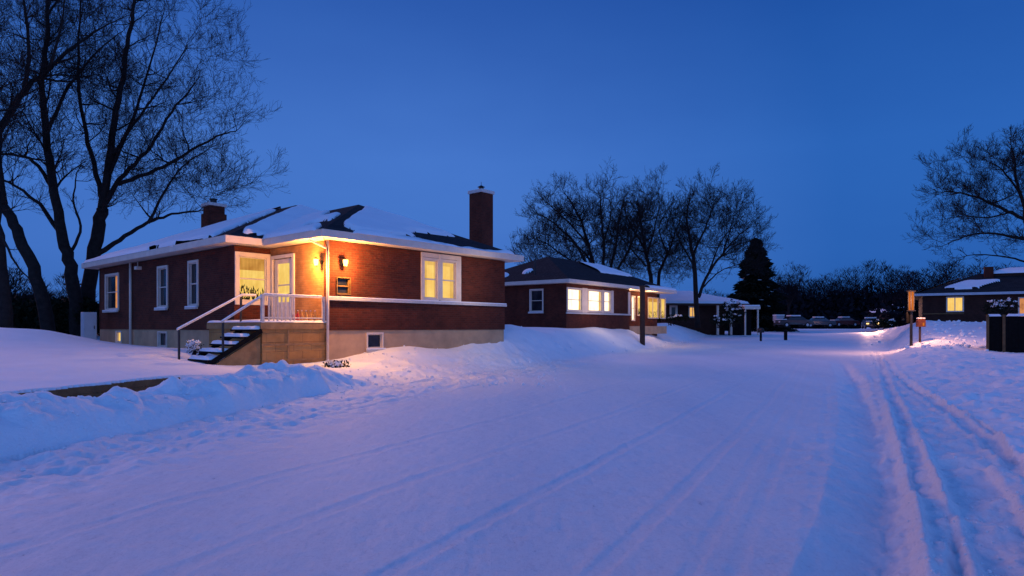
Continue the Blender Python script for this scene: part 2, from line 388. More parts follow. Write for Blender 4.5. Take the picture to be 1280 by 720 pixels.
def height(x, y, detail=True):
    dl, sl_, al = pdist(x, y, LEFT); dr, sr, ar = pdist(x, y, RIGHT)
    inside = (sl_ > 0) & (sr < 0)
    dout = np.where(inside, -np.minimum(dl, dr), np.where(sl_ <= 0, dl, dr))
    leftside = sl_ <= 0
    zr = roadz(x, y); t = base(x, y)
    # behind / before the timber edging
    de, se, ae = pdist(x, y, EDGE)
    front = (se > 0) & leftside
    alongw = 1-sstep(13.2, 15.0, y)
    low = .22+.03*np.sin(x)
    t = np.where(front, t*(1-alongw)+np.minimum(t, low)*alongw, t)
    wd = np.where(leftside, np.where(y < 15, .35, 2.4 + .02*y), 2.8)
    h = zr + (t-zr)*sstep(0, 1, dout/wd)
    # ploughed ridge along the left edge
    ridge = (1-sstep(15.6, 17.3, y+ .25*np.sin(x*3)))*leftside
    amp = .41 - .14*sstep(8.9, 9.7, y)*(1-sstep(11.2, 11.9, y)) + .02*sstep(11.2, 12.0, y) - .12*sstep(13.2, 15, y) + .12*fbm(x, y, .55, 3, 5) + .20*fbm(x, y, 1.9, 4, 9, .6)
    prof = sstep(-.05, .95, dout)*(1-sstep(1.0, 1.9, dout))
    h = h + ridge*amp*prof
    # lumpy bank edge further on, and on the right
    bl = leftside*sstep(15, 19, y)*np.exp(-((dout-1.3)/1.2)**2)
    h = h + bl*(.06+.17*np.abs(fbm(x, y, .8, 4, 21))+.08*np.maximum(0, fbm(x, y, 2.4, 3, 23)))
    chunk = np.maximum(0, fbm(x, y, 2.6, 3, 31)-.05)
    lawn = leftside & (~front) & (y < 15.5) & (de < 6)
    h = h + .24*chunk*(~lawn)*sstep(.0, .5, dout)*np.where(leftside, (1-sstep(1.3, 3.0, dout))*(1-.5*sstep(15, 18, y)), .5*(1-sstep(2.6, 5, dout)))*(1 + ridge*.0)
    br = (~leftside)*sstep(-.8, 1.2, dout)
    farb = br*sstep(24, 32, y)*np.exp(-((dout-1.2)/2.0)**2)
    h = h + farb*(.12+.3*np.abs(fbm(x, y, .9, 4, 41)))
    h = h + br*(1-sstep(30, 44, y))*(.075*fbm(x, y, .9, 4, 51)+.05*np.abs(fbm(x, y, 3.0, 3, 52)))
    if detail:
        wob = .08*fbm(x, y, .3, 2, 61) + .035*fbm(x, y, 3.2, 3, 62)
        pl = TRACKS[0][0]; dd, ss, aa = pdist(x+wob*.5, y+wob*.5, pl); sd = -dd*ss
        wv = .25+0*y; tt = (sd+wv)/(2*wv); jag = .22*fbm(x, y, 3.2, 4, 64, .65)
        h = h - .20*np.clip(tt, 0, 1)*(1-sstep(1.0+jag, 1.75+jag, tt))*(1-sstep(24, 34, y)) + .015*np.exp(-((tt-1.0-jag)/.06)**2)*(1-sstep(24, 34, y))
        dg, sg, ag = pdist(x+wob, y+wob, DIAG); h = h - .05*sstep(-.1, 1.3, -dg*sg)*inside*(1-sstep(26, 40, y))
        for pl, hw, dep, rim, soft in TRACKS[1:]:
            dd, ss, aa = pdist(x+wob, y+wob, pl)
            env = .75+.35*fbm(x, y, .5, 3, 71+len(pl)) + .22*fbm(x, y, 5.5, 3, 72)
            h = h - dep*.6*env*(1-sstep(hw-soft*.5, hw+soft*.5, dd)) + rim*.7*env*np.exp(-((dd-hw-soft*.8)/(soft*.9))**2)
        rr = np.hypot(x, y)
        h = h + .012*fbm(x*1.0, y*.45, 3.2, 4, 81)*(1-sstep(25, 40, rr)) + .03*fbm(x, y, .35, 3, 91)
        gr = 1-sstep(14, 34, rr)
        h = h + gr*(.008*fbm(x, y, 5.5, 3, 101)+.010*np.minimum(0, fbm(x*1.2, y*.5, 8.0, 3, 103)+.12))
        h = h + (~leftside)*sstep(-3.2, -.8, dout)*(1-sstep(20, 45, rr))*(.12*fbm(x, y, 2.3, 4, 105, .6)-.06*np.maximum(0, fbm(x, y, 1.7, 2, 106)-.12))
        # soft drifts on the lawns
        h = h + sstep(2, 5, dout)*(.05*fbm(x, y*2.2, .35, 3, 95))
    return h, dout, leftside, inside
def ground_z(x, y):
    return float(height(np.array([float(x)]), np.array([float(y)]))[0][0])

def build_terrain():
    a_in = np.linspace(-50, 50, 700); a_out = np.linspace(50, 310, 70)[1:-1]
    A = np.radians(np.concatenate([a_in, a_out])); nA = len(A)
    R = np.concatenate([[.25, .8, 1.4, 2.0], np.geomspace(2.5, 120, 960), np.geomspace(125, 900, 22)]); nR = len(R)
    RR, AA = np.meshgrid(R, A, indexing='ij'); X = RR*np.sin(AA); Y = RR*np.cos(AA)
    H, D, LS, INS = height(X, Y)
    V = np.stack([X, Y, H], -1).reshape(-1, 3)
    V = np.vstack([V, [[0, 0, ground_z(0, 0)]]]); ctr = len(V)-1
    i = np.arange(nR-1)[:, None]; j = np.arange(nA)[None, :]; j2 = (j+1) % nA
    Q = np.stack(np.broadcast_arrays(i*nA+j, i*nA+j2, (i+1)*nA+j2, (i+1)*nA+j), -1).reshape(-1, 4)[:, ::-1]
    Dc = D.reshape(-1)[Q].mean(1); Lc = LS.reshape(-1)[Q[:, 0]]; Yc = Y.reshape(-1)[Q[:, 0]]; Xc = X.reshape(-1)[Q[:, 0]]
    dn = Dc + .25*fbm(Xc, Yc, .8, 3, 3)*(Yc < 80)
    isroad = Dc < 0.02
    isbank = (~isroad) & (dn < 2.05) & Lc & (Yc < 17.2) & (Yc > -30)
    for name, sel, mat in (('road', isroad, M['road']), ('snow_bank', isbank, M['bank']), ('ground', ~(isroad | isbank), M['snow'])):
        q = Q[sel]
        used, inv = np.unique(q, return_inverse=True); q = inv.reshape(-1, 4); vv = V[used]
        fs = q.tolist(); 
        if name == 'road':
            cidx = len(vv); vv = np.vstack([vv, V[ctr]])
            mp = {int(u): k for k, u in enumerate(used)}
            fs += [(mp[k], cidx, mp[(k+1) % nA]) for k in range(nA) if k in mp and (k+1) % nA in mp]
        me = bpy.data.meshes.new(name); me.from_pydata(vv.tolist(), [], fs); me.materials.append(mat)
        me.polygons.foreach_set('use_smooth', [True]*len(me.polygons)); me.update()
        o = bpy.data.objects.new(name, me); COL.objects.link(o); tag(o, kind='structure')
        if name == 'snow_bank': tag(o, 'lumpy ploughed ridge of snow beside the road at left')
build_terrain()

def crumbs():
    R = random.Random(77); mb = MB()
    def chunk(x, y, r):
        z = ground_z_fast(x, y); n = 6; b = len(mb.v)
        mb.v.append((x, y, z-r*.3)); 
        for lv, (rr, zz_) in enumerate(((1, .1), (.8, .75))):
            for k in range(n):
                a = 2*math.pi*k/n+lv*.5; q = r*rr*R.uniform(.65, 1.2); mb.v.append((x+q*math.cos(a), y+q*math.sin(a), z+r*zz_*R.uniform(.7, 1.2)))
        mb.v.append((x+R.uniform(-.2, .2)*r, y, z+r*R.uniform(.9, 1.2)))
        for k in range(n):
            k2 = (k+1) % n
            mb.f += [(b, b+1+k2, b+1+k), (b+1+k, b+1+k2, b+1+n+k2, b+1+n+k), (b+1+n+k, b+1+n+k2, b+1+2*n)]
    P = []
    for (ax, ay), (bx, by) in zip(LEFT[1:-3], LEFT[2:-2]):
        l = math.hypot(bx-ax, by-ay); nx, ny = -(by-ay)/l, (bx-ax)/l
        for _ in range(int(l*16)):
            t = R.random(); o_ = R.gauss(.35, .55); P.append((ax+(bx-ax)*t+nx*o_, ay+(by-ay)*t+ny*o_, R.uniform(.008, .035)*(2.2 if R.random() < .10 else 1)))
    for _ in range(650):
        px = R.uniform(1085, 1290); py = 425+(R.random()**1.4)*300
        x, y = gp(px, py)
        if (px-1085) < (py-440)*.25: continue
        P.append((x, y, R.uniform(.003, .009)*(2.0 if R.random() < .08 else 1)*(1+y/9)))
    for _ in range(160):
        x, y = gp(R.uniform(1130, 1260), R.uniform(427, 441), .3); P.append((x, y, R.uniform(.05, .16)))
    for _ in range(300):
        x, y = gp(R.uniform(430, 700), R.uniform(440, 478), .15); P.append((x, y, R.uniform(.015, .05)))
    A_ = np.array(P); H_ = height(A_[:, 0], A_[:, 1])[0]
    table = {}
    for (x, y, r_), h_ in zip(P, H_): table[(x, y)] = float(h_)
    global ground_z_fast
    ground_z_fast = lambda x, y: table[(x, y)]
    for x, y, r_ in P: chunk(x, y, r_)
    o = mb.build('snow_crumbs', M['snow'], uv=False); tag(o, 'loose crumbs of broken snow scattered along the ploughed banks', 'snow crumbs', kind='stuff')
crumbs()

# timber edging of the left lawn
def edging():
    mb = MB(); sn = MB()
    pts = EDGE[1:]; P = []
    for (ax, ay), (bx, by) in zip(pts[:-1], pts[1:]):
        for k in range(8): P.append((ax+(bx-ax)*k/8, ay+(by-ay)*k/8))
    P.append(pts[-1])
    prof_t = [(-.0, -.02), (.16, -.02), (.16, .30), (0, .30)]
    for (p, q) in zip(P[:-1], P[1:]):
        tz = (ground_z(*_off(p, .35))+ground_z(*_off(q, .35)))/2-.02
        for lv in range(3):
            a = Vector((p[0], p[1], 0)); b = Vector((q[0], q[1], 0)); zc = tz-.10-.13*lv
            mb.bar(a+Vector((0, 0, zc)), b+Vector((0, 0, zc+random.uniform(-.006, .006))), .16, .125)
    o = mb.build('edging_wall', M['timber']); tag(o, 'low brown timber retaining wall with snow overhanging it along the left lawn', 'retaining wall')
def _off(p, d): return (p[0]-d*.45, p[1]+d*.9)
edging()

# ------------------------------------------------------------------ houses
def wall(mb, o, ax, n, s0, s1, z0, z1, holes=(), t=.24):
    S = sorted({s0, s1, *[h[0] for h in holes], *[h[1] for h in holes]}); Z = sorted({z0, z1, *[h[2] for h in holes], *[h[3] for h in holes]})
    S = [s for s in S if s0 <= s <= s1]; Z = [z for z in Z if z0 <= z <= z1]
    for a, b in zip(S[:-1], S[1:]):
        run = None
        for c, d_ in zip(Z[:-1], Z[1:]):
            cs, cz = (a+b)/2, (c+d_)/2
            hole = any(h[0] < cs < h[1] and h[2] < cz < h[3] for h in holes)
            if hole:
                if run: mb.obox(o, ax, n, a, b, -t, 0, run[0], run[1]); run = None
            else: run = (c, d_) if run is None else (run[0], d_)
        if run: mb.obox(o, ax, n, a, b, -t, 0, run[0], run[1])

def window(par, o, ax, n, s0, s1, z0, z1, pane, trim=.09, style='double', sill=True, name='window', label=None, snow=True, cols=1, panelabel=None):
    """s0..z1 is the hole in the wall"""
    if s0 > s1: s0, s1 = s1, s0
    mb = MB(); p = .045
    mb.obox(o, ax, n, s0-trim, s0, -.05, p, z0-trim, z1+trim); mb.obox(o, ax, n, s1, s1+trim, -.05, p, z0-trim, z1+trim)
    mb.obox(o, ax, n, s0, s1, -.05, p, z1, z1+trim); mb.obox(o, ax, n, s0, s1, -.05, p, z0-trim, z0)
    q = .035
    mb.obox(o, ax, n, s0, s0+q, -.075, -.01, z0, z1); mb.obox(o, ax, n, s1-q, s1, -.075, -.01, z0, z1)
    mb.obox(o, ax, n, s0+q, s1-q, -.075, -.012, z1-q, z1); mb.obox(o, ax, n, s0+q, s1-q, -.075, -.012, z0, z0+q)
    zm = (z0+z1)/2
    if style == 'double': mb.obox(o, ax, n, s0+q, s1-q, -.075, -.005, zm-.022, zm+.022)
    for c in range(1, cols):
        s = s0+(s1-s0)*c/cols; mb.obox(o, ax, n, s-.035, s+.035, -.07, .0, z0+q, z1-q)
    w_ = mb.build(name, M['white'], par, bevel=.006)
    if label: w_['label'] = label
    g = MB(); g.obox(o, ax, n, s0+.01, s1-.01, -.10, -.082, z0+.01, z1-.01); g_ = g.build('pane', pane, w_)
    if sill:
        b = MB(); b.obox(o, ax, n, s0-trim-.05, s1+trim+.05, p+.002, .13, z0-trim-.07, z0-trim+.0); b.build('sill', M['stone'], w_)
        if snow:
            b = MB(); b.obox(o, ax, n, s0-trim-.04, s1+trim+.04, p+.004, .135, z0-trim+.002, z0-trim+.045); b.build('sill_snow', M['snow'], w_, bevel=.015)
    return w_

class Hip:
    """hip roof over a rectangle, in the house's own axes"""
    def __init__(s, x0, x1, y0, y1, z, pitch, zoff=0):
        s.x0, s.x1, s.y0, s.y1, s.z, s.p = x0, x1, y0, y1, z, math.tan(pitch)
        W, D = x1-x0, y1-y0; h = min(W, D)/2; s.h = h
        s.A = (x0+h, y0+h) ; s.B = (x1-h, y1-h); s.top = z+h*s.p
    def zz(s, x, y): return s.z + s.p*max(0, min(x-s.x0, s.x1-x, y-s.y0, s.y1-y))
    def solid(s, mb, under):
        x0, x1, y0, y1, z = s.x0, s.x1, s.y0, s.y1, s.z; a = (*s.A, s.top); b = (*s.B, s.top)
        vs = [(x0,y0,z),(x1,y0,z),(x1,y1,z),(x0,y1,z), a, b]
        if (x1-x0) > (y1-y0): fs = [(0,1,5,4),(1,2,5),(2,3,4,5),(3,0,4)]
        else: fs = [(0,1,4),(1,2,5,4),(2,3,5),(3,0,4,5)]
        mb.add(vs, fs)
    def snow(s, mask, others=(), res=.07, thick=.15, seed=1):
        mb = MB(); nx = int((s.x1-s.x0+.1)/res); ny = int((s.y1-s.y0+.1)/res)
        xs = np.linspace(s.x0-.05, s.x1+.05, nx+1); ys = np.linspace(s.y0-.05, s.y1+.05, ny+1)
        X, Y = np.meshgrid(xs, ys, indexing='ij')
        d = np.stack([X-s.x0, s.x1-X, Y-s.y0, s.y1-Y]); k = d.argmin(0); dm = d.min(0)
        d2 = np.sort(d, 0); hipd = (d2[1]-d2[0])*.7
        m = mask(X, Y, k, dm, hipd, s.h) + .42*fbm(X, Y, .5, 3, seed) + .07*fbm(X, Y, 2.2, 2, seed+3)
        Z = s.z + s.p*dm + np.where(m > 0, thick*np.clip(m/.4, 0, 1)**.6*(1+.25*fbm(X, Y, 1.1, 3, seed+7)), m*.9)
        Z = np.where(dm < 0, s.z+thick*.35*np.clip(m/.5, 0, 1)-.06*(m < .1)+dm*.8, Z)
        ok = m > -.16
        for o_ in others:                    # hidden inside the other roof
            dd = np.stack([X-o_.x0, o_.x1-X, Y-o_.y0, o_.y1-Y]).min(0)
            ok &= ~((dd > 0) & (o_.z+o_.p*dd > Z+.02))
        idx = -np.ones(X.shape, int); fs = []
        F = ok[:-1, :-1] & ok[1:, :-1] & ok[1:, 1:] & ok[:-1, 1:]
        vs = []
        def vi(i, j):
            if idx[i, j] < 0: idx[i, j] = len(vs); vs.append((X[i, j], Y[i, j], Z[i, j]))
            return idx[i, j]
        for i, j in zip(*np.nonzero(F)): fs.append((vi(i, j), vi(i+1, j), vi(i+1, j+1), vi(i, j+1)))
        mb.v = vs; mb.f = fs
        return mb

def eave_trim(fm, sm, x0, x1, y0, y1, zt, zb, inset):
    """fascia boards round a rectangle and a soffit strip behind them"""
    t = .03
    fm.box(x0-t, x1+t, y0-t, y0, zb, zt+.02); fm.box(x0-t, x1+t, y1, y1+t, zb, zt+.02)
    fm.box(x0-t, x0, y0, y1, zb, zt+.02); fm.box(x1, x1+t, y0, y1, zb, zt+.02)
    sm.box(x0, x1, y0, y0+inset, zb+.015, zb+.03); sm.box(x0, x1, y1-inset, y1, zb+.015, zb+.03)
    sm.box(x0, x0+inset, y0+inset, y1-inset, zb+.015, zb+.03); sm.box(x1-inset, x1, y0+inset, y1-inset, zb+.015, zb+.03)

# ---- house 1
C0 = at(410, 20.3); C1 = at(631, 26.9)
u = (C1-C0); u.z = 0; L1 = u.length; u.normalize(); v = Vector((-u.y, u.x, 0)); ang1 = math.atan2(u.y, u.x)
def hitl(px, o, ddir):                        # distance along a wall to an image column
    k = (px-640)/K; den = ddir.x-k*ddir.y
    return (k*o.y-o.x)/den
H1 = empty('brick_house', (C0.x, C0.y, 0), ang1)
tag(H1, 'nearest red brick bungalow with lit porch, raised basement and snowy hip roof', 'house', 'brick bungalows along the street')
LC = hitl(338, C0, v); CB = C0+v*LC
WB = -hitl(293, CB, u); CA = CB-u*WB; LA = hitl(124, CA, v)
def ZF(py, px, o, ddir):
    s = hitl(px, o, ddir); q = o+ddir*s; return zat(py, q.y)
ZT = 4.37; ZBK = 1.47; ZG = -.3
F_o, F_ax, F_n = (0, 0), (1, 0), (0, -1)       # front wall
C_o, C_ax, C_n = (0, 0), (0, 1), (-1, 0)       # porch side wall
B_o, B_ax, B_n = (0, LC), (-1, 0), (0, -1)
A_o, A_ax, A_n = (-WB, LC), (0, 1), (-1, 0)
sF = lambda px: hitl(px, C0, u)
sC = lambda px: hitl(px, C0, v)
sA = lambda px: hitl(px, CA, v)
brick = MB(); fnd = MB()
fw1 = (sF(530), sF(546), 2.66, 4.08); fw2 = (sF(552.5), sF(569), 2.66, 4.08)
acw = (sF(421), sF(437), 2.66, 3.18)
bs1 = (sF(460), sF(478), .86, 1.34)
door = (sC(366), sC(342), 1.74, 3.98)
bw = (.16, WB-.16, 2.50, 4.02)
aw3 = (sA(247), sA(237), 2.42, 3.98); aw2 = (sA(209), sA(198.5), 2.42, 3.95); aw1 = (sA(148), sA(133), 2.42, 3.95)
wall(brick, F_o, F_ax, F_n, 0, L1, ZBK, ZT, [fw1, fw2, acw])
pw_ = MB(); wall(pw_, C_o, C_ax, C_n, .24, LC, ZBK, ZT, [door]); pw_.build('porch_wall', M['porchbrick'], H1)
wall(brick, (-WB, LC), (1, 0), B_n, 0, WB+.0, ZBK, ZT, [(WB-bw[1], WB-bw[0], bw[2], bw[3])])
wall(brick, A_o, A_ax, A_n, .24, LA, ZBK, ZT, [aw1, aw2, aw3])
brick.box(L1-.24, L1, .24, 13, ZBK, ZT); brick.box(-WB, L1, LC+LA-.24, LC+LA, ZBK-.002, ZT-.002)
brick.box(L1, 10.2, 5.0, 5.24, ZBK, ZT); brick.box(10.0, 10.2, 5.24, LC+LA, ZBK, ZT)
brick.build('wall', M['brick'], H1)
bsA1 = (sA(151), sA(145), .9, 1.35); bsA2 = (sA(207.5), sA(197.5), .8, 1.35)
I = .03
wall(fnd, (0, I), F_ax, F_n, I, L1-I, ZG, ZBK, [bs1]); wall(fnd, (I, 0), C_ax, C_n, .27, LC+I, ZG, ZBK)
wall(fnd, (-WB+I, LC+I), (1, 0), B_n, 0, WB, ZG, ZBK); wall(fnd, (-WB+I, LC), A_ax, A_n, .27, LA, ZG, ZBK, [bsA1, bsA2])
fnd.box(L1-.27, L1-I, .27, 12.9, ZG, ZBK-.01)
fnd.build('foundation', M['found'], H1)
# darker interior floor stops light leaks
fl = MB(); fl.box(-WB+.3, L1-.3, LC+.3, LC+LA-.3, ZBK-.1, ZBK-.02); fl.box(.3, L1-.3, .3, LC+.3, ZBK-.1, ZBK-.021)
fl.build('floor_slab', M['darkwood'], H1)
def drapes(par, o, ax, n, h, fl=.24, fr=.24, val=.12):
    for a, b_ in ((h[0]+.036, h[0]+(h[1]-h[0])*fl), (h[1]-(h[1]-h[0])*fr, h[1]-.036)):
        if b_-a < .02: continue
        m_ = MB(); k = 7; w_ = (b_-a)/k
        for i in range(k): m_.obox(o, ax, n, a+i*w_, a+(i+.86)*w_, -.0805, -.0775+.003*(i % 2), h[2]+.036, h[3]-.036)
        m_.build('curtain', M['drape'], par)
    if val: m_ = MB(); m_.obox(o, ax, n, h[0]+.036, h[1]-.036, -.0765, -.074, h[3]-(h[3]-h[2])*val, h[3]-.036); m_.build('valance', M['drape'], par)
drapes(window(H1, F_o, F_ax, F_n, *fw1, M['litcream'], .085, sill=False, name='window'), F_o, F_ax, F_n, fw1, .34, .12)
drapes(window(H1, F_o, F_ax, F_n, *fw2, M['litcream'], .085, sill=False, name='window'), F_o, F_ax, F_n, fw2, .12, .30)
# casing between and above the pair
cs = MB(); cs.box(fw1[1]+.09, fw2[0]-.09, -.05, 0, 2.6, ZT-.06); cs.box(fw1[0]-.16, fw2[1]+.3, -.035, 0, 4.17+.01, ZT-.02); cs.box(fw1[0]-.16, fw1[0]-.09, -.036, 0, 2.575, 4.175); cs.box(fw2[1]+.09, fw2[1]+.3, -.036, 0, 2.575, 4.175)
cs.build('window_casing', M['white'], H1, bevel=.005)
window(H1, F_o, F_ax, F_n, *acw, M['glass'], .03, style='double', sill=False, label='small dark window under the wall lamp').data.materials[0] = M['timber']
window(H1, (0, I), F_ax, F_n, *bs1, M['glass'], .05, style='single', sill=True, name='basement_window')
wB = window(H1, B_o, B_ax, B_n, *bw, M['litroom'], .15, sill=False, label='lit amber window beside the porch door')
def dress(par, o, ax, n, h, seed, shade=.3, plants=.28):
    R = random.Random(seed)
    if shade:
        b = MB(); b.obox(o, ax, n, h[0]+.04, h[1]-.04, -.079, -.076, h[3]-(h[3]-h[2])*shade, h[3]-.04); b.build('blind', M['blind'], par)
    if plants:
        f = MB(); H = (h[3]-h[2])*plants
        for _ in range(80):
            a = R.uniform(h[0]+.06, h[1]-.06); z = h[2]+.04+H*R.random()**1.6; dx = R.gauss(0, .03); q = [(a-.02, z), (a+dx, z+R.uniform(.05, .16)), (a+.035, z), (a+dx*.5, z-.05)]
            d_ = -.072+R.uniform(-.003, .003); f.add([(o[0]+ax[0]*s_+n[0]*d_, o[1]+ax[1]*s_+n[1]*d_, z_) for s_, z_ in q], [(0, 1, 2, 3)])
        f.build('potted_plants', M['hedge'], par, uv=False)
dress(wB, B_o, B_ax, B_n, bw, 3)
dress(dleaf, C_o, C_ax, C_n, (a0+mg-.04, a1-mg+.04, gz0, gz1), 4, .22, .2) if False else None
window(H1, A_o, A_ax, A_n, *aw3, M['glass'], .10)
window(H1, A_o, A_ax, A_n, *aw2, M['glass'], .10)
w1 = window(H1, A_o, A_ax, A_n, *aw1, M['glass'], .10, label='dark window with a lit strip of curtain')
cmb = MB(); sm_ = sA(145.5); cmb.obox(A_o, A_ax, A_n, sA(147.2), sA(144), -.081, -.012, 2.46, 3.9); cmb.build('curtain', M['litdim'], w1)
window(H1, (-WB+I, LC), A_ax, A_n, *bsA1, M['litroom'], .05, style='single', sill=False, name='basement_window')
window(H1, (-WB+I, LC), A_ax, A_n, *bsA2, M['glass'], .05, style='single', sill=False, name='basement_window')
# front door: casing, leaf, glass, handle
db = MB(); o, ax, n = C_o, C_ax, C_n
db.obox(o, ax, n, door[0]-.14, door[0], -.05, .05, 1.74, 4.10); db.obox(o, ax, n, door[1], door[1]+.14, -.05, .05, 1.74, 4.10); db.obox(o, ax, n, door[0], door[1], -.05, .05, 3.98, 4.10)
dcase = db.build('door_frame', M['white'], H1, bevel=.006)
dl = MB(); a0, a1 = door[0]+.03, door[1]-.03; gz0, gz1 = 2.45, 3.80; mg = .22
dl.obox(o, ax, n, a0, a0+mg, -.07, -.02, 1.76, 3.96); dl.obox(o, ax, n, a1-mg, a1, -.07, -.02, 1.76, 3.96)
dl.obox(o, ax, n, a0+mg, a1-mg, -.07, -.02, 1.76, gz0); dl.obox(o, ax, n, a0+mg, a1-mg, -.07, -.02, gz1, 3.96); dl.obox(o, ax, n, a0+mg, a1-mg, -.07, -.025, 3.02, 3.07)
dleaf = dl.build('door', M['white'], H1, bevel=.006)
dg = MB(); dg.obox(o, ax, n, a0+mg, a1-mg, -.06, -.05, gz0, gz1); dg.build('pane', M['litroom'], dleaf)
dh = MB(); dh.tube([(-.0+.02, a0+.1, 2.72), (-.05, a0+.1, 2.72)], [.015, .015], 8); dh.tube([(-.05, a0+.1, 2.72), (-.05, a0+.22, 2.72)], [.012, .012], 8); dh.build('handle', M['darkmetal'], dleaf)
# stone ledge and its snow
lg = MB(); lg.box(-.04, L1+.04, -.09, -.0, 2.44, 2.53); lg.build('ledge', M['stone'], H1, bevel=.01)
lg = MB(); lg.box(-.03, L1+.03, -.085, -.002, 2.533, 2.575); lg.build('ledge_snow', M['snow'], H1, bevel=.015)
# roof
OV = .55; PIT = math.radians(23.2)
hf = Hip(-OV, L1+OV, -OV, 13.6, 4.60, PIT); hm = Hip(-WB-OV, 10.75, LC-OV, LC+LA+OV, 4.602, PIT)
rm = MB(); hf.solid(rm, 0); hm.solid(rm, 0)
roof = rm.build('roof', M['shingle'], H1)
def mask_f(X, Y, k, dm, hipd, h):
    m = np.full(X.shape, .85)
    m = m - 1.5*np.exp(-(hipd/np.where(k == 2, .42, .30))**2)                                  # bare hips
    t = dm/h
    # broad bare patches by the near hip and along the front eave
    left = (k == 0)
    m = m - left*2.2*np.exp(-((hipd-.75)/.38)**2)*(t > .12)*(t < .95)*(1-.9*np.exp(-((t-.45)/.13)**2))
    m = m - (k == 2)*3.0*np.exp(-(((X-6.1)/2.3)**4+((dm-.80)/.62)**2))
    m = m - (k == 2)*1.4*np.exp(-(((X-3.0)/2.0)**2+((dm-.25)/.22)**2))
    m = m - (k == 2)*1.8*np.exp(-((X-.3)/.5)**2-((dm-.35)/.4)**2)
    return m
def mask_m(X, Y, k, dm, hipd, h):
    m = np.full(X.shape, .95) - 1.3*np.exp(-(hipd/.20)**2)
    m = m - (k == 0)*(Y < LC+LA*.5)*2.0*np.exp(-((hipd-.35)/.50)**2)
    m = m - (k == 0)*1.4*np.exp(-((dm-.1)/.16)**2)*(Y < LC+6)*(Y>LC+.5)
    m = m - (k == 2)*1.6*np.exp(-((dm-.15)/.35)**2)
    return m
build_islands(hf.snow(mask_f, [hm], seed=11), 'roof_snow', M['snow'], roof)
build_islands(hm.snow(mask_m, [hf], seed=12), 'roof_snow', M['snow'], roof)
fm = MB(); sm = MB()
eave_trim(fm, sm, -OV, L1+OV, -OV, 13.6, 4.60, 4.38, .85); 
eave_trim(fm, sm, -WB-OV, 10.75, LC-OV, LC+LA+OV, 4.602, 4.384, .85)
sm.box(-.6, .3, .3, LC+.3, 4.391, 4.394)
fm.build('fascia', M['white'], H1, bevel=.01); sm.build('soffit', M['white'], H1)
# chimneys
c2 = P3(601.5, 300, 31.5)
def toloc(p, o=C0, uu=u, vv=v): d_ = Vector((p.x-o.x, p.y-o.y, 0)); return d_.dot(uu), d_.dot(vv)
cx, cy = toloc(c2); hwid = .53
cb = MB(); zt2 = zat(243, 31.5); cb.box(cx-.42, cx+.42, cy-.42, cy+.42, 4.4, zt2)
ch = cb.build('chimney', M['brick'], H1, bevel=.01); ch['label'] = 'tall square brick chimney with a flue cap'
cc = MB(); cc.box(cx-.48, cx+.48, cy-.48, cy+.48, zt2+.002, zt2+.16); cc.build('chimney_cap', M['stone'], ch, bevel=.02)
cc = MB(); cc.lathe([(.13, .16), (.12, .34), (.19, .36), (.05, .44), (.012, .46), (.012, .62)], (cx, cy, zt2)); cc.build('flue', M['darkmetal'], ch)
c1 = P3(268, 290, 33); cx, cy = toloc(c1); zt1 = zat(256, 33)
cb = MB(); cb.box(cx-.5, cx+.45, cy-.45, cy+.45, 4.4, zt1-.5); cb.box(cx-.42, cx+.38, cy-.38, cy+.38, zt1-.5, zt1-.12)
ch = cb.build('chimney', M['brick'], H1, bevel=.03); ch['label'] = 'stout stepped chimney at the back of the roof'
cc = MB(); cc.box(cx-.5, cx+.46, cy-.46, cy+.46, zt1-.12+.002, zt1+.04); cc.build('chimney_cap', M['stone'], ch, bevel=.03)
cc = MB(); cc.lathe([(.16, .04), (.16, .24), (.2, .25), (.2, .30)], (cx-.05, cy, zt1)); cc.build('flue', M['darkmetal'], ch)
# downspouts, floodlight, corner post
def down(parent, x, y, z0, z1, r=.04, name='downspout', mat=None):
    b = MB(); b.tube([(x, y, z0), (x, y, z1)], [r, r], 8); return b.build(name, mat or M['white'], parent, smooth=True)
down(H1, -WB-.06, LC+sA(165), .75, 4.38, .055)
down(H1, -.05, -.06, .3, 4.38, .045)
b = MB(); fy = LC+sA(176); b.box(-WB-.22, -WB-.0, fy-.12, fy+.12, 4.02, 4.16); b.tube([(-WB-.12, fy, 4.16), (-WB-.12, fy, 4.38)], [.02, .02], 6); b.build('floodlight', M['white'], H1, bevel=.01)
# service cable and bracket by the corner
b = MB(); q = [Vector((-OV-.03, -OV+.1, 4.62)), Vector((-.35, -.28, 4.40)), Vector((-.12, -.12, 4.15)), Vector((-.06, -.07, 3.98))]; b.tube(q, [.014]*4, 6); b.build('service_cable', M['blackwood'], H1)
b = MB(); b.bar((-.62, .1, 4.33), (-.09, -.05, 4.10), .05, .05); b.build('bracket', M['white'], H1)
# wall lamps
def wall_lamp(x, y, z, nx, ny):
    b = MB(); b.box(x-.07*abs(ny)-(.0), x+.07*abs(ny)+.0001+(.0), y-.07*abs(nx), y+.07*abs(nx)+.0001, z-.1, z+.1) if False else None
    px_, py_ = x+nx*.22, y+ny*.22
    b.tube([(x, y, z+.02), (x+nx*.03, y+ny*.03, z+.02)], [.07, .07], 12); b.tube([(x+nx*.02, y+ny*.02, z+.02), (px_, py_, z+.13)], [.015, .015], 6)
    b.lathe([(.01, .17), (.085, .125), (.09, .11)], (px_, py_, z)); b.lathe([(.05, -.13), (.06, -.11), (.055, -.10)], (px_, py_, z))
    l = b.build('wall_lamp', M['darkmetal'], H1)
    g = MB(); g.lathe([(.05, -.098), (.075, .0), (.08, .105)], (px_, py_, z)); g.build('lamp_glass', M['bulb'], l, smooth=True)
    return (px_, py_)
lz = 3.66
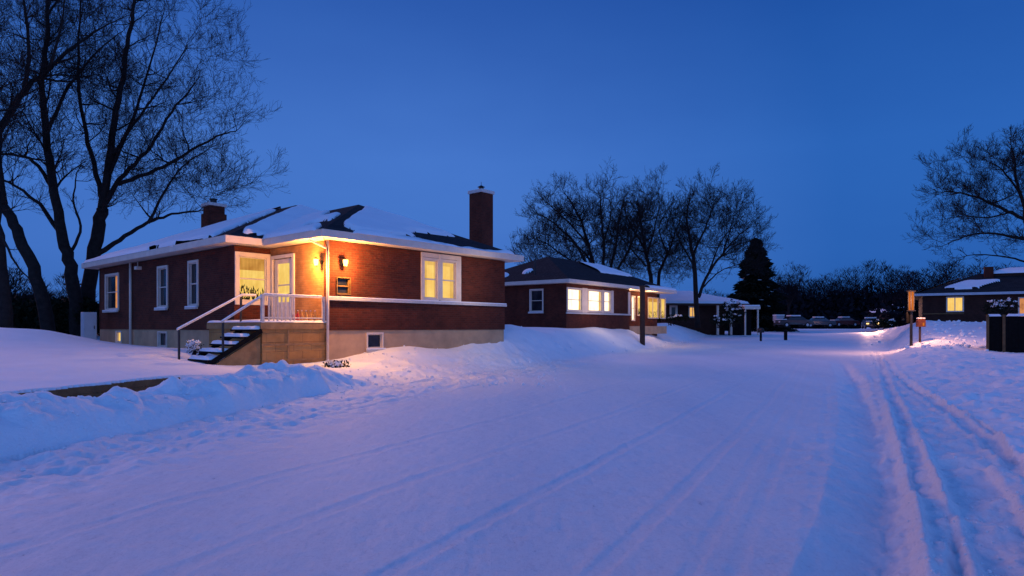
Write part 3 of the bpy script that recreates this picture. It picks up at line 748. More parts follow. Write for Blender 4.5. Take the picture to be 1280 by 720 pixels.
lampC = wall_lamp(0, sC(402.5), lz, -1, 0); lampF = wall_lamp(sF(427), 0, lz, 0, -1)
for (x, y), (dx, dy), pw in ((lampC, (-.20, 0), 400), (lampF, (0, -.30), 400)):
    point((x+dx, y+dy, lz-.02), pw, (1, .44, .095), .07, 'porch_light', H1)
# porch deck, skirt, railings, steps
DW = 2.25; ZD = 1.72
b = MB()
for k in range(16):
    y0 = .0+k*(LC-.05)/16; b.box(-DW, -.04, y0, y0+(LC-.05)/16-.008, ZD-.05, ZD)
b.box(-DW, -.06, -.02, -.003, ZD-.2, ZD-.01); b.box(-DW-.02, -DW-.003, -.02, LC-.05, ZD-.2, ZD-.01)
b.build('porch_deck', M['deckwood'], H1)
b = MB(); b.box(-DW+.03, -.08, .015, .10, ZG, ZD-.20); b.box(-DW+.03, -DW+.11, .10, LC-.1, ZG, ZD-.20); 
b.build('porch_skirt', M['tanbrick'], H1, bevel=.005)
b = MB(); b.box(-DW+.0, -.08, -.012, .013, 1.02, 1.08); b.box(-DW-.0, -.08, -.010, .014, .55, .60); b.box(-1.42, -1.36, -.011, .014, ZG, 1.5); b.build('skirt_boards', M['deckwood'], H1)
nx_, ny_ = 34, 60; g = MB(); X_, Y_ = np.meshgrid(np.linspace(-DW-.03, -.05, nx_), np.linspace(-.03, LC-.1, ny_), indexing='ij')
ed = np.minimum.reduce([X_+DW+.03, Y_+.03, -.05-X_+.2, LC-.1-Y_+.2]); Z_ = ZD+.004+.07*np.clip(ed/.08, 0, 1)*(1+.35*fbm(X_, Y_, 2.2, 3, 5))
g.v = [(X_[i, j], Y_[i, j], Z_[i, j]) for i in range(nx_) for j in range(ny_)]
g.f = [(i*ny_+j, (i+1)*ny_+j, (i+1)*ny_+j+1, i*ny_+j+1) for i in range(nx_-1) for j in range(ny_-1)]
g.build('deck_snow', M['snow'], H1, smooth=True)
RT = 2.52
rl = MB(); rl.bar((-DW+.05, .04, RT), (-.1, .04, RT), .07, .05); rl.bar((-DW+.05, .04, ZD+.14), (-.1, .04, ZD+.14), .05, .04)
rail = rl.build('railing', M['whitewood'], H1, bevel=.005)
xb = -DW+.05
for px in (337, 343, 348, 353, 358, 363.5, 368.5):
    s = sF(px); bb = MB(); bb.box(s-.018, s+.018, .022, .058, ZD+.0, RT-.02); bb.build('baluster', M['whitewood'], rail)
for s in (xb, -.14):
    bb = MB(); bb.box(s-.045, s+.045, -.005, .085, ZD-.1, RT+.03); bb.build('post', M['whitewood'], rail, bevel=.006)
sb = MB(); sb.box(-DW+.1, -.2, .005, .075, RT+.027, RT+.065); sb.build('rail_snow', M['snow'], rail, bevel=.02)
# steps run down to the left (house -x)
NS = 6; RUN = .31; SW = 1.25; zs0 = .46; rise = (ZD-zs0)/(NS+0)
for k in range(NS):
    x1_ = -DW-k*RUN; zt = ZD-(k+1)*rise+ (0.0)
    t = MB(); t.box(x1_-RUN-.03, x1_-.0, .0, SW, zt-.05, zt); st = t.build('step', M['blackwood'], H1, bevel=.006)
    n1, n2 = 7, 16; g = MB(); X_, Y_ = np.meshgrid(np.linspace(x1_-RUN-.03, x1_-.02, n1), np.linspace(.02, SW-.02, n2), indexing='ij')
    ed = np.minimum.reduce([X_-(x1_-RUN-.03), Y_-.02+.0, SW-.02-Y_]); Z_ = zt+.003+.085*np.clip(ed/.05, 0, 1)*(1+.5*fbm(X_*3, Y_*3, 1.3, 3, k))
    g.v = [(X_[i, j], Y_[i, j], Z_[i, j]) for i in range(n1) for j in range(n2)]; g.f = [(i*n2+j, (i+1)*n2+j, (i+1)*n2+j+1, i*n2+j+1) for i in range(n1-1) for j in range(n2-1)]
    g.build('step_snow', M['snow'], st, smooth=True)
xe = -DW-NS*RUN; zsE = ZD-NS*rise
for y in (.0, SW):
    t = MB(); t.bar((-DW+.0, y, ZD-.24), (xe-.05, y, zsE-.14), .05, .13); t.build('stringer', M['blackwood'], H1)
t = MB(); t.prism([(0, 0), (1, 0), (1, 1)], 0, 1) if False else None
t.add([(-DW, .06, ZG), (xe+.35, .06, ZG), (xe+.35, .06, zsE-.02), (-DW, .06, ZD-.42), (-DW, .14, ZG), (xe+.35, .14, ZG), (xe+.35, .14, zsE-.02), (-DW, .14, ZD-.42)],
      [(0,1,2,3),(7,6,5,4),(0,4,5,1),(1,5,6,2),(2,6,7,3),(3,7,4,0)]); t.build('step_skirt', M['deckwood'], H1)
def handrail(y, x0, x1, zx0, zx1, flat):
    h = MB(); h.bar((x0, y, zx0), (x1, y, zx1), .06, .045); h.bar((x0-.005, y, zx0), (x0+flat, y, zx0), .06, .045)
    hr = h.build('handrail', M['whitewood'], H1, bevel=.005)
    s = MB(); s.bar((x0, y, zx0+.037), (x1, y, zx1+.037), .05, .03); s.bar((x0, y, zx0+.037), (x0+flat, y, zx0+.037), .05, .03); s.build('rail_snow', M['snow'], hr, bevel=.012)
    for f in (.02, .97):
        X = x0+(x1-x0)*f; zz_ = zx0+(zx1-zx0)*f; p = MB(); p.bar((X, y, zz_-.02), (X, y, (ZD-.1 if f < .5 else zz_-.95)), .05, .05); p.build('post', M['darkmetal'], hr)
handrail(.03, -DW+.08, xe+.70, RT, RT-.80, .05)
handrail(SW+.02, -DW+.05, xe+.0, RT+.04, RT-1.02, .45)

# bottles and a tin on the porch floor
bm = None
def bottle(kind):
    t = empty('bottle')
    b = MB(); b.lathe([(.045, 0), (.05, .02), (.05, .17), (.02, .24), (.018, .30)], n=12); b.build('bottle_body', M['bottlered'] if kind == 0 else M['bottleamber'], t, smooth=True)
    b = MB(); b.lathe([(.022, .30), (.022, .33)], n=10); b.build('cap', M['white'], t)
    return t
lab = ['red bottle leftmost in the row on the porch floor behind the balusters', 'second red bottle in the porch row beside the amber ones', 'amber bottle next to the red bottles on the porch', 'amber bottle in the middle of the porch row', 'amber bottle second from the porch corner post', 'amber bottle closest to the porch corner post']
for i, px in enumerate((372.5, 377, 382, 387.5, 393, 398.5)):
    s = sF(px); t = bottle(0 if i < 2 else 1); p = C0+u*(s)+v*.22; t.location = (p.x, p.y, ZD+.06); t.rotation_euler = (0, 0, i)
    tag(t, lab[i], 'bottle', 'bottles on the porch floor')

# ---- house 2
E0 = at(708, 40.5); E1 = at(834, 52.9); u2 = E1-E0; u2.z = 0; L2 = u2.length; u2.normalize(); v2 = Vector((-u2.y, u2.x, 0)); ang2 = math.atan2(u2.y, u2.x)
H2 = empty('brick_house', (E0.x, E0.y, 0), ang2)
tag(H2, 'second brick bungalow with dark hip roof and bright corner windows', 'house', 'brick bungalows along the street')
s2 = lambda px: hitl(px, E0, u2); t2 = lambda px: hitl(px, E0, v2)
PW = s2(787)                                     # the porch recess begins here
Z2T = 4.36; wz = (2.66, 4.03)
wa = (.12, s2(727), *wz); wb_ = (s2(735), s2(752), *wz); wc = (s2(755), s2(763), *wz)
wl = (t2(678), t2(663.5), 2.62, 4.0)
b = MB(); wall(b, (0, 0), (1, 0), (0, -1), 0, PW, .2, Z2T, [wa, wb_, wc]); wall(b, (0, 0), (0, 1), (-1, 0), .24, 9.4, .2, Z2T, [wl])
# recessed porch wall
PD = 1.6
PD = .9; EP = E0+v2*PD; sP = lambda px: hitl(px, EP, u2)
pr = [(sP(789.5), sP(793), 2.1, 3.95), (sP(797), sP(801.5), 2.5, 3.98), (sP(810), sP(822.5), 2.3, 3.98), (sP(826), sP(831.5), 2.3, 3.98)]
wall(b, (0, PD), (1, 0), (0, -1), PW-.0, L2, .2, Z2T, pr); b.box(PW-.24, PW, .24, PD, .2, Z2T); b.box(L2-.24, L2, PD+.24, 9.4, .2, Z2T)
b.build('wall', M['brick'], H2)
for wv in (wa, wb_, wc):
    drapes(window(H2, (0, 0), (1, 0), (0, -1), *wv, M['litwhite'], .10, sill=False), (0, 0), (1, 0), (0, -1), wv, .14, .14, .0)
window(H2, (0, 0), (0, 1), (-1, 0), *wl, M['glass'], .09, label='dark window on the left wall')
for i, wv in enumerate(pr):
    if i == 0:
        dd_ = window(H2, (0, PD), (1, 0), (0, -1), *wv, M['litwhite'], .07, sill=False, name='door', style='double')
    else: wq = window(H2, (0, PD), (1, 0), (0, -1), *wv, M['litroom'], .05, sill=False, style='single', cols=2 if i == 2 else 1); dress(wq, (0, PD), (1, 0), (0, -1), wv, 9+i, 0 if i != 2 else .2, .3)
b = MB(); b.box(-.05, PW+.05, -.10, -.0, 2.42, 2.53); b.build('ledge', M['stone'], H2)
for xa, xb, dd_ in ((wc[1]+.12, wc[1]+.4, -.05), (PW-.28, PW+.04, -.05), (wb_[1]+.102, wc[0]-.102, -.03), (wa[1]+.102, wb_[0]-.102, -.03)):
    b = MB(); b.box(xa, xb, dd_, -.001, 2.54, 4.16); b.build('window_casing', M['white'], H2)
h2 = Hip(-.55, L2+.6, -.55, 9.6, 4.58, math.radians(23.5)); b = MB(); h2.solid(b, 0); r2 = b.build('roof', M['shingle'], H2)
def mask2(X, Y, k, dm, hipd, h):
    m = np.full(X.shape, -1.2)
    m = m + (k == 2)*2.4*(X > 8.0)*np.exp(-((dm-3.7)/1.3)**2)
    m = m + (k == 0)*2.6*np.exp(-(((Y-7.0)/2.0)**2+((dm-1.3)/.9)**2)) + (k == 0)*2.1*np.exp(-(((Y-4.0)/.45)**2+((dm-1.9)/.5)**2))
    m = m + (k == 2)*2.2*np.exp(-((dm-.1)/.35)**2)*(X > 11)
    return m
build_islands(h2.snow(mask2, seed=33), 'roof_snow', M['snow'], r2)
b = MB(); hx, hy = 3.2, 1.9; b.tube([(hx-2.6, hy+1.0, h2.zz(hx-2.6, hy+1.0)-.1), (hx-2.6, hy+1.0, h2.zz(hx-2.6, hy+1.0)+1.05)], [.05, .05], 8); b.build('vent_pipe', M['darkmetal'], r2)
fm = MB(); sm = MB(); eave_trim(fm, sm, -.55, L2+.6, -.55, 9.6, 4.58, 4.37, .8); sm.box(PW-.3, L2+.2, .25, PD+.2, 4.39, 4.396)
fm.build('fascia', M['white'], H2, bevel=.01); sm.build('soffit', M['white'], H2)
b = MB(); b.box(PW+.0, L2-.1, .0, PD-.002, 1.0, 1.62); b.build('porch_floor', M['found'], H2)
point((L1-2.2, -1.3, 3.3), 45, (1, .70, .40), .4, 'window_fill', H1)  # added lamp outside the front windows, warming foundation and trim
point((s2(812), -.2, 3.9), 150, (1, .58, .25), .15, 'porch_light', H2)
point((PW+.7, .2, 3.9), 60, (1, .62, .32), .1, 'porch_light', H2)
point((s2(735), -1.6, 3.2), 60, (1, .66, .40), .35, 'window_fill', H2)

# dark post standing in the snow before the second house
p = P3(803, 427, 45.5); b = MB(); zt = zat(357, 45.5); g0 = ground_z(p.x, p.y)-.4
b.box(p.x-.16, p.x+.16, p.y-.16, p.y+.16, g0, zt-.12); o_ = b.build('wooden_post', M['darkwood'], bevel=.02)
b2 = MB(); b2.box(p.x-.19, p.x+.19, p.y-.19, p.y+.19, zt-.118, zt); b2.build('post_cap', M['darkwood'], o_, bevel=.02)
tag(o_, 'dark brown square post standing alone in snow before the second house', 'post')

# ---- house 3 (far, low, snowy roof)
G0 = at(832, 74); H3 = empty('brick_house', (G0.x, G0.y, 0), math.radians(9))
u3 = Vector((math.cos(math.radians(9)), math.sin(math.radians(9)), 0)); s3 = lambda px: hitl(px, G0, u3)
tag(H3, 'third bungalow, long and low with a smooth snowy roof and one lit window', 'house', 'brick bungalows along the street')
L3 = s3(906); b = MB()
wU = (s3(839), s3(844.5), 2.75, 3.9); wL = (s3(862), s3(870), 2.75, 3.85)
wall(b, (0, 0), (1, 0), (0, -1), 0, L3, .3, 4.2, [wU, wL]); b.box(0, .24, .24, 7.5, .3, 4.2); b.box(L3-.24, L3, .24, 7.5, .3, 4.2); b.build('wall', M['darkbrick'], H3)
window(H3, (0, 0), (1, 0), (0, -1), *wU, M['glass'], .22, sill=False, style='single', label='small dark window in a thick white frame'); window(H3, (0, 0), (1, 0), (0, -1), *wL, M['litfar'], .14, sill=False, cols=2, style='single')
rx1 = s3(929)
h3 = Hip(-3.0, rx1, -1.5, 8.6, 4.22, math.radians(17)); b = MB(); h3.solid(b, 0); r3 = b.build('roof', M['shingle'], H3)
build_islands(h3.snow(lambda X, Y, k, dm, hipd, h: np.full(X.shape, 1.1), seed=44, res=.25, thick=.24), 'roof_snow', M['snow'], r3)
fm = MB(); sm = MB(); eave_trim(fm, sm, -3.0, rx1, -1.5, 8.6, 4.22, 4.05, 1.4); fm.build('fascia', M['darkwood'], H3); sm.build('soffit', M['darkwood'], H3)
for px in (891, 907.5, 926):
    x = s3(px); b = MB(); b.box(x-.12, x+.12, -1.3, -1.1, .6, 4.06); b.build('porch_post', M['white'], H3)
b = MB(); b.bar((s3(891), -1.2, 2.2), (s3(907), -1.2, 2.2), .08, .08)
for k in range(9): x = s3(891)+k*(s3(907)-s3(891))/8; b.bar((x, -1.2, 1.2), (x, -1.2, 2.2), .05, .05)
rr = b.build('railing', M['blackwood'], H3); b = MB(); b.box(s3(900), s3(912), -1.35, -1.05, 2.25, 2.6); b.build('rail_snow', M['snow'], rr, bevel=.1)
b = MB(); b.box(s3(907), s3(926), -.9, -.6, .5, 3.3); b.build('porch_wall', M['blackwood'], H3)

# snow capped canopy right of the third house
cp_ = at(936, 70); cz = zat(383, 70); cn = empty('entrance_canopy', (cp_.x, cp_.y, 0), math.radians(6)); tag(cn, 'small white snow capped canopy on two thin posts by the spruce', 'canopy')
b = MB(); b.box(-.85, .95, -.8, .9, cz-.32, cz-.02); b.build('canopy_roof', M['white'], cn, bevel=.03)
b = MB(); b.box(-.83, .93, -.78, .88, cz-.018, cz+.14); b.build('canopy_snow', M['snow'], cn, bevel=.06)
for x in (-.7, .75):
    b = MB(); b.box(x-.07, x+.07, -.65, -.51, .6, cz-.32); b.build('post', M['whitewood'], cn)
b = MB(); b.box(-.6, .65, .7, .8, .6, cz-.32); b.build('back_panel', M['blackwood'], cn)

# ---- house 4 (right edge)
J0 = at(1153, 57); a4 = math.radians(-31); H4 = empty('brick_house', (J0.x, J0.y, 0), a4)
u4 = Vector((math.cos(a4), math.sin(a4), 0)); s4 = lambda px: hitl(px, J0, u4)
tag(H4, 'dark brick bungalow at right edge with one cream lit window', 'house', 'brick bungalows along the street')
L4 = 14; b = MB(); w4 = (s4(1184), s4(1203.5), 2.95, 4.15)
wR = (s4(1274), s4(1284), 2.3, 4.0)
wall(b, (0, 0), (1, 0), (0, -1), 0, L4, .4, 4.32, [w4, wR]); b.box(0, .24, .24, 9, .4, 4.32); b.box(L4-.24, L4, .24, 9, .4, 4.32); b.build('wall', M['darkbrick'], H4)
window(H4, (0, 0), (1, 0), (0, -1), *w4, M['litcream'], .08, sill=False, style='single', cols=2)
window(H4, (0, 0), (1, 0), (0, -1), *wR, M['litdim'], .08, sill=False, style='single', name='window')
b = MB(); b.box(-.05, s4(1205), -.1, 0, 2.68, 2.78); b.build('ledge', M['timber'], H4)
h4 = Hip(-.6, L4+.6, -.6, 9.6, 4.52, math.radians(21)); b = MB(); h4.solid(b, 0); r4 = b.build('roof', M['shingle'], H4)
def mask4(X, Y, k, dm, hipd, h):
    m = np.full(X.shape, -1.0)
    m = m + (k == 2)*2.3*np.exp(-np.maximum(0, np.abs(X-3.7-(dm-2)*.9)-1.0)**2/.3)*np.exp(-((dm-2.0)/1.15)**4)
    m = m + (k == 2)*2.5*np.exp(-((X-10.3)/1.9)**4)*np.exp(-((dm-1.9)/1.0)**4)
    m = m + (k == 0)*1.8
    return m
build_islands(h4.snow(mask4, seed=55, res=.18), 'roof_snow', M['snow'], r4)
fm = MB(); sm = MB(); eave_trim(fm, sm, -.6, L4+.6, -.6, 9.6, 4.52, 4.33, .8); fm.build('fascia', M['cabinet'], H4); sm.build('soffit', M['blackwood'], H4)
x4 = s4(1243); b = MB(); b.box(x4-.35, x4+.3, 3.2, 3.9, 4.6, zat(337, 60)); b.build('chimney', M['brick'], H4)
b = MB(); b.box(s4(1247)+.1, s4(1247)+7, 3.6, 7, 5.0, 6.35); ur = b.build('upper_storey', M['darkwood'], H4)
n1, n2 = 40, 24; xx = np.linspace(s4(1247)-.1, s4(1247)+7.2, n1); yy = np.linspace(3.3, 7.2, n2); X_, Y_ = np.meshgrid(xx, yy, indexing='ij')
ed = np.minimum.reduce([X_-xx[0], Y_-yy[0], xx[-1]-X_, yy[-1]-Y_]); Z_ = 6.36+.62*np.sqrt(np.clip(ed/1.6, 0, 1))
g = MB(); g.v = [(X_[i, j], Y_[i, j], Z_[i, j]) for i in range(n1) for j in range(n2)]; g.f = [(i*n2+j, (i+1)*n2+j, (i+1)*n2+j+1, i*n2+j+1) for i in range(n1-1) for j in range(n2-1)]
g.build('roof_snow', M['snow'], ur, smooth=True)

# ---- dark board enclosure at the right edge
q0 = at(1234, 31.5); en = empty('bin_enclosure', (q0.x, q0.y, 0), math.radians(-38)); tag(en, 'dark board bin enclosure with a snowy top at the right edge of the road', 'enclosure')
zt = zat(393.5, 31.5); zg = -.1
b = MB()
for k in range(5): b.box(.05+k*.11, .154+k*.11, -.02, .02, zg, zt-.08)
b.box(.05, .6, .021, .04, zg, zt-.1)
b.build('side_panel', M['blackwood'], en)
b = MB()
for k in range(27): b.box(.72+k*.125, .835+k*.125, -.10, -.06, zg, zt-.09)
b.box(.72, 4.1, -.058, -.021, zg, zt-.1); b.build('front_panel', M['blackwood'], en)
b = MB(); 
for k in range(12): b.box(0, .04, .06+k*.2, .25+k*.2, zg, zt-.1)
b.build('side_panel', M['blackwood'], en)
for x in (0.02, .66, 2.4):
    b = MB(); b.box(x-.06, x+.06, -.10, .05, zg, zt); b.build('post', M['timber'] if x < .1 or x == .66 else M['blackwood'], en, bevel=.01)
for x0_, x1_, y_ in ((-.02, .56, 0), (.74, 4.1, -.07)):
    n1, n2 = 40, 8; X_, Y_ = np.meshgrid(np.linspace(x0_, x1_, n1), np.linspace(y_-.10, y_+.10, n2), indexing='ij')
    ed = np.minimum.reduce([X_-x0_, x1_-X_, .1-np.abs(Y_-y_)]); Z_ = zt-.08+.12*np.sqrt(np.clip(ed/.09, 0, 1))*(1+.3*fbm(X_, Y_, 2, 3, 2))
    g = MB(); g.v = [(X_[i, j], Y_[i, j], Z_[i, j]) for i in range(n1) for j in range(n2)]; g.f = [(i*n2+j, (i+1)*n2+j, (i+1)*n2+j+1, i*n2+j+1) for i in range(n1-1) for j in range(n2-1)]
    g.build('top_snow', M['snow'], en, smooth=True)

# ---- lantern post on the right
YP = 37.0; lp = at(1139, YP); gz = ground_z(lp.x, lp.y); lt = empty('lamp_post', (lp.x, lp.y, gz), math.radians(10)); tag(lt, 'dark post with a tall narrow amber lantern on the right snowbank', 'lamp post')
z0 = zat(389, YP)-gz; z1 = zat(362.5, YP)-gz
b = MB(); b.tube([(0, 0, -.4), (0, 0, zat(405, YP)-gz)], [.08, .075], 10); b.tube([(0, 0, zat(405, YP)-gz), (.0, 0, z0)], [.07, .07], 10); b.build('pole', M['darkmetal'], lt)
b = MB(); b.box(-.16, .16, -.16, .16, z0, z0+.06)
for sx in (-1, 1):
    for sy in (-1, 1): b.box(sx*.10-.016, sx*.10+.016, sy*.10-.016, sy*.10+.016, z0+.06, z1-.1)
b.box(-.17, .17, -.17, .17, z1-.1, z1-.05); b.box(-.1, .1, -.1, .1, z1-.05, z1+.02); b.build('lantern_frame', M['darkmetal'], lt)
b = MB(); b.box(-.085, .085, -.085, .085, z0+.065, z1-.105); b.build('lantern_glass', M['lantern'], lt)
b = MB(); zb = zat(397, YP)-gz
for k in range(5): b.box(-.22+k*.09, -.132+k*.09, .09, .13, zb-.3, zb+.32)
b.build('notice_board', M['blackwood'], lt)
point((lp.x-.25, lp.y-.5, gz+2.7), 620, (1, .45, .26), .2, 'lantern_light')
# box hanging right of it
mbx = at(1151, YP+.3); mz = zat(408.5, YP); mt = empty('mailbox', (mbx.x, mbx.y, mz), math.radians(-8)); tag(mt, 'small orange glowing mailbox beside the amber lantern post', 'mailbox')
prof = [(-.17, 0), (.17, 0), (.17, .32)] + [(.17*math.cos(a), .32+.17*math.sin(a)) for a in np.linspace(.3, math.pi-.3, 7)] + [(-.17, .32)]
b = MB(); b.add([(y, -.22, z) for y, z in prof]+[(y, .22, z) for y, z in prof], [tuple(range(len(prof))), tuple(range(len(prof), 2*len(prof)))[::-1]]+[(i, (i+1) % len(prof), len(prof)+(i+1) % len(prof), len(prof)+i)[::-1] for i in range(len(prof))])
b.build('mailbox_body', simple('orange paint', (.12, .035, .012), (.08, .02, .008), 6, .5, 0), mt)
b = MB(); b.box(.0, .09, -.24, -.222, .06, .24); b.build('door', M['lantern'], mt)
b = MB(); b.bar((-.05, 0, 0), (-.05, 0, -1.3), .09, .09); b.build('mailbox_post', M['darkwood'], mt)
b = MB(); b.box(-.16, .16, -.2, .2, .47, .53); b.build('mailbox_snow', M['snow'], mt, bevel=.02)

# mailbox far, by the spruce
mbx = at(951, 60); gz = ground_z(mbx.x, mbx.y); mt = empty('mailbox', (mbx.x, mbx.y, gz), .3); tag(mt, 'small dark mailbox on a post by the roadside before the spruce', 'mailbox')
b = MB(); b.bar((0, 0, -.4), (0, 0, .8), .14, .14); b.build('mailbox_post', M['blackwood'], mt)
b = MB(); b.add([(y*.9, -.3, z*.9+.8) for y, z in prof]+[(y*.9, .3, z*.9+.8) for y, z in prof], [tuple(range(len(prof))), tuple(range(len(prof), 2*len(prof)))[::-1]]+[(i, (i+1) % len(prof), len(prof)+(i+1) % len(prof), len(prof)+i)[::-1] for i in range(len(prof))]); b.build('mailbox_body', M['darkmetal'], mt)
mbx = at(982, 62); gz = ground_z(mbx.x, mbx.y); b = MB(); b.lathe([(.16, -.3), (.16, .8), (.2, .85), (.14, 1.0), (.04, 1.05)], (mbx.x, mbx.y, gz)); o_ = b.build('bollard', M['blackwood']); tag(o_, 'short thick dark bollard left of the snowy parked car', 'bollard')

# pale cabinet at the left corner of the first house
cpos = P3(111, 418, 29); cb_ = empty('utility_cabinet', (cpos.x, cpos.y, cpos.z-.4), ang1); tag(cb_, 'pale metal utility cabinet at the far left corner of the first house', 'cabinet')
b = MB(); b.box(-.27, .27, -.2, .2, 0, 1.42); b.build('cabinet_body', M['cabinet'], cb_, bevel=.02)
b = MB(); b.box(-.24, .24, -.215, -.202, .1, 1.3); d_ = b.build('door', M['cabinet'], cb_); b = MB(); b.box(.14, .17, -.235, -.216, .65, .8); b.build('handle', M['darkmetal'], d_)

# ------------------------------------------------------------------ bare trees
def unit(p): return p.normalized()
class Tree:
    def __init__(s, name, label, Y, seed, group, twig='twig', rmin=.0105, dens=1.0):
        s.rng = random.Random(seed); s.Y = Y; s.tr = MB(); s.br = MB(); s.name = name; s.label = label; s.group = group; s.twig = twig; s.rmin = rmin; s.dens = dens; s.root = None; s.nodes = []
    def limb(s, pts, r0, r1, dz=0.0, sub=True, start=.25, ls=1.0, trunk=False):
        R = s.rng; Y = s.Y; P = []
        amp = R.uniform(-1, 1)*dz
        for i, (px, py) in enumerate(pts):
            f = i/(len(pts)-1); yy = Y + amp*f*1.0
            P.append(Vector(((px-640)/K*yy, yy, zat(py, yy))))
        if s.root is None: s.root = Vector((P[0].x, P[0].y, 0))
        # smooth with catmull-rom
        Q = []
        for i in range(len(P)-1):
            a = P[max(i-1, 0)]; b_ = P[i]; c = P[i+1]; d_ = P[min(i+2, len(P)-1)]
            n = 5
            for k in range(n):
                t = k/n; Q.append(.5*((2*b_)+(-a+c)*t+(2*a-5*b_+4*c-d_)*t*t+(-a+3*b_-3*c+d_)*t**3))
        Q.append(P[-1])
        L = sum((Q[i+1]-Q[i]).length for i in range(len(Q)-1))
        for i in range(1, len(Q)-1): Q[i] = Q[i]+Vector((R.uniform(-1, 1), R.uniform(-1, 1), R.uniform(-1, 1)))*min(.06, r0*.25)
        rs = [r0+(r1-r0)*(i/(len(Q)-1))**.8 for i in range(len(Q))]
        rs = [a*.8 for a in rs]
        s.tr.tube(Q, rs, 9)
        s.nodes += [(q.copy(), rs[i], i/(len(Q)-1)) for i, q in enumerate(Q)][3 if len(s.nodes) == 0 else 1:]
        if sub:
            n = int(L*.75*s.dens/ls**.5)
            for k in range(n):
                f = start+(1-start)*(k+R.random())/n; i = min(int(f*(len(Q)-1)), len(Q)-2)
                p = Q[i].lerp(Q[i+1], f*(len(Q)-1)-i); t = unit(Q[i+1]-Q[i])
                ln = ls*(1.3+ .40*L*(1-f*.70))*R.uniform(.5, 1.1)*.62
                s.branch(p, s.fork(t, R.uniform(22, 52)), ln, max(rs[i]*.34, s.rmin*2.0), 1)
            # tip
            s.branch(Q[-1], unit(Q[-1]-Q[-2]), ls*.10*L+.5, r1*.8, 2)
    def fork(s, t, deg):
        R = s.rng; a = Vector((R.gauss(0, 1), R.gauss(0, 1), R.gauss(0, 1))); a = (a-t*a.dot(t)).normalized()
        return unit(t*math.cos(math.radians(deg))+a*math.sin(math.radians(deg))+Vector((0, 0, .16)))
    def branch(s, p, dr, ln, r, lv):
        R = s.rng; n = {1: 6, 2: 5, 3: 3}.get(lv, 2); pts = [p]; d_ = dr.copy(); step = ln/n
        for i in range(n):
            d_ = unit(d_+Vector((R.gauss(0, .16), R.gauss(0, .16), R.gauss(0, .13)+.06)))
            pts.append(pts[-1]+d_*step)
        rs = [max(r*(1-.85*i/n), s.rmin*.5) for i in range(n+1)]
        (s.tr if lv == 1 and r > .05 else s.br).tube(pts, rs, 5 if lv == 1 else 3, cap=False)
        if lv >= 4 or ln < .45: return
        m = {1: 9, 2: 6, 3: 4}[lv]; m = max(2, int(m*s.dens*min(1.5, .6+ln/3)))
        for k in range(m):
            f = .18+.8*(k+R.random())/m; i = min(int(f*n), n-1); q = pts[i].lerp(pts[i+1], f*n-i); t = unit(pts[i+1]-pts[i])
            s.branch(q, s.fork(t, R.uniform(24, 58)), ln*R.uniform(.36, .62)*(1.15-.45*f), max(rs[i]*.5, s.rmin*.6), lv+1)
    def fill(s, cx, cy, rx, ry, n, low=-.75, depth=1.0, lf=1.0, r0=None):
        """grow n more limbs from the nearest wood towards points spread through a domed crown"""
        R = s.rng; Y = s.Y; C = P3(cx, cy, Y); RX = rx/K*Y; RZ = ry/K*Y; r0 = r0 or s.rmin*8
        for it in range(n):
            while True:
                d_ = Vector((R.gauss(0, 1), R.gauss(0, 1), R.gauss(0, 1))).normalized()
                if d_.z > low: break
            k = (.50+.50*(it+1)/n)*R.uniform(.75, 1.0)
            T = C+Vector((d_.x*RX*k, d_.y*RX*.7*depth*k, d_.z*RZ*k))
            best = None
            for q, rr, f in s.nodes:
                v_ = T-q; l = v_.length
                if l < .5: best = None; break
                cost = l*(1.0+(.9 if v_.z < .1*l else 0)) + (3*max(0, .35-f)*10)
                if best is None or cost < best[0]: best = (cost, q, rr, l)
            if best is None: continue
            _, q, rr, l = best; v_ = T-q
            mid = q.lerp(T, .5)+Vector((v_.x*.10, v_.y*.10, -.06*l if v_.z > 0 else .12*l))+Vector((R.gauss(0, .05), R.gauss(0, .05), R.gauss(0, .04)))*l
            m = max(4, int(l/.55)); pts = []
            for i in range(m+1):
                t = i/m; p = q*(1-t)**2+mid*2*t*(1-t)+T*t*t
                if 0 < i: p = p+Vector((R.gauss(0, .035), R.gauss(0, .035), R.gauss(0, .035)))*min(1.4, .5+l*.15)
                pts.append(p)
            ra = min(rr*.75, r0*(.5+l/6)); rs = [max(ra*(1-.82*i/m), s.rmin*.9) for i in range(m+1)]
            s.tr.tube(pts, rs, 5, cap=False)
            s.nodes += [(p, rs[i], .5+.5*i/m) for i, p in enumerate(pts)][1:]
            nb = max(4, int(l*(2.5 if s.Y < 50 else 2.5)*s.dens))
            for k2 in range(nb):
                f = .12+.88*(k2+R.random())/nb; i = min(int(f*m), m-1); p = pts[i].lerp(pts[i+1], f*m-i); t = unit(pts[i+1]-pts[i])
                s.branch(p, s.fork(t, R.uniform(25, 55)), lf*R.uniform(.9, 2.1)*(1.15-.4*f), max(rs[i]*.5, s.rmin*.8), 2)
            s.branch(pts[-1], unit(pts[-1]-pts[-2]), lf*1.1, rs[-1], 2)
    def finish(s):
        e = empty(s.name, s.root); inv = Vector(s.root)
        for mb in (s.tr, s.br): mb.v = [(a-inv.x, b_-inv.y, c-inv.z) for a, b_, c in mb.v]
        s.tr.build('trunk', M['bark'], e, smooth=True, uv=False)
        s.br.build('crown', M[s.twig], e, uv=False)
        tag(e, s.label, 'tree', s.group); return e

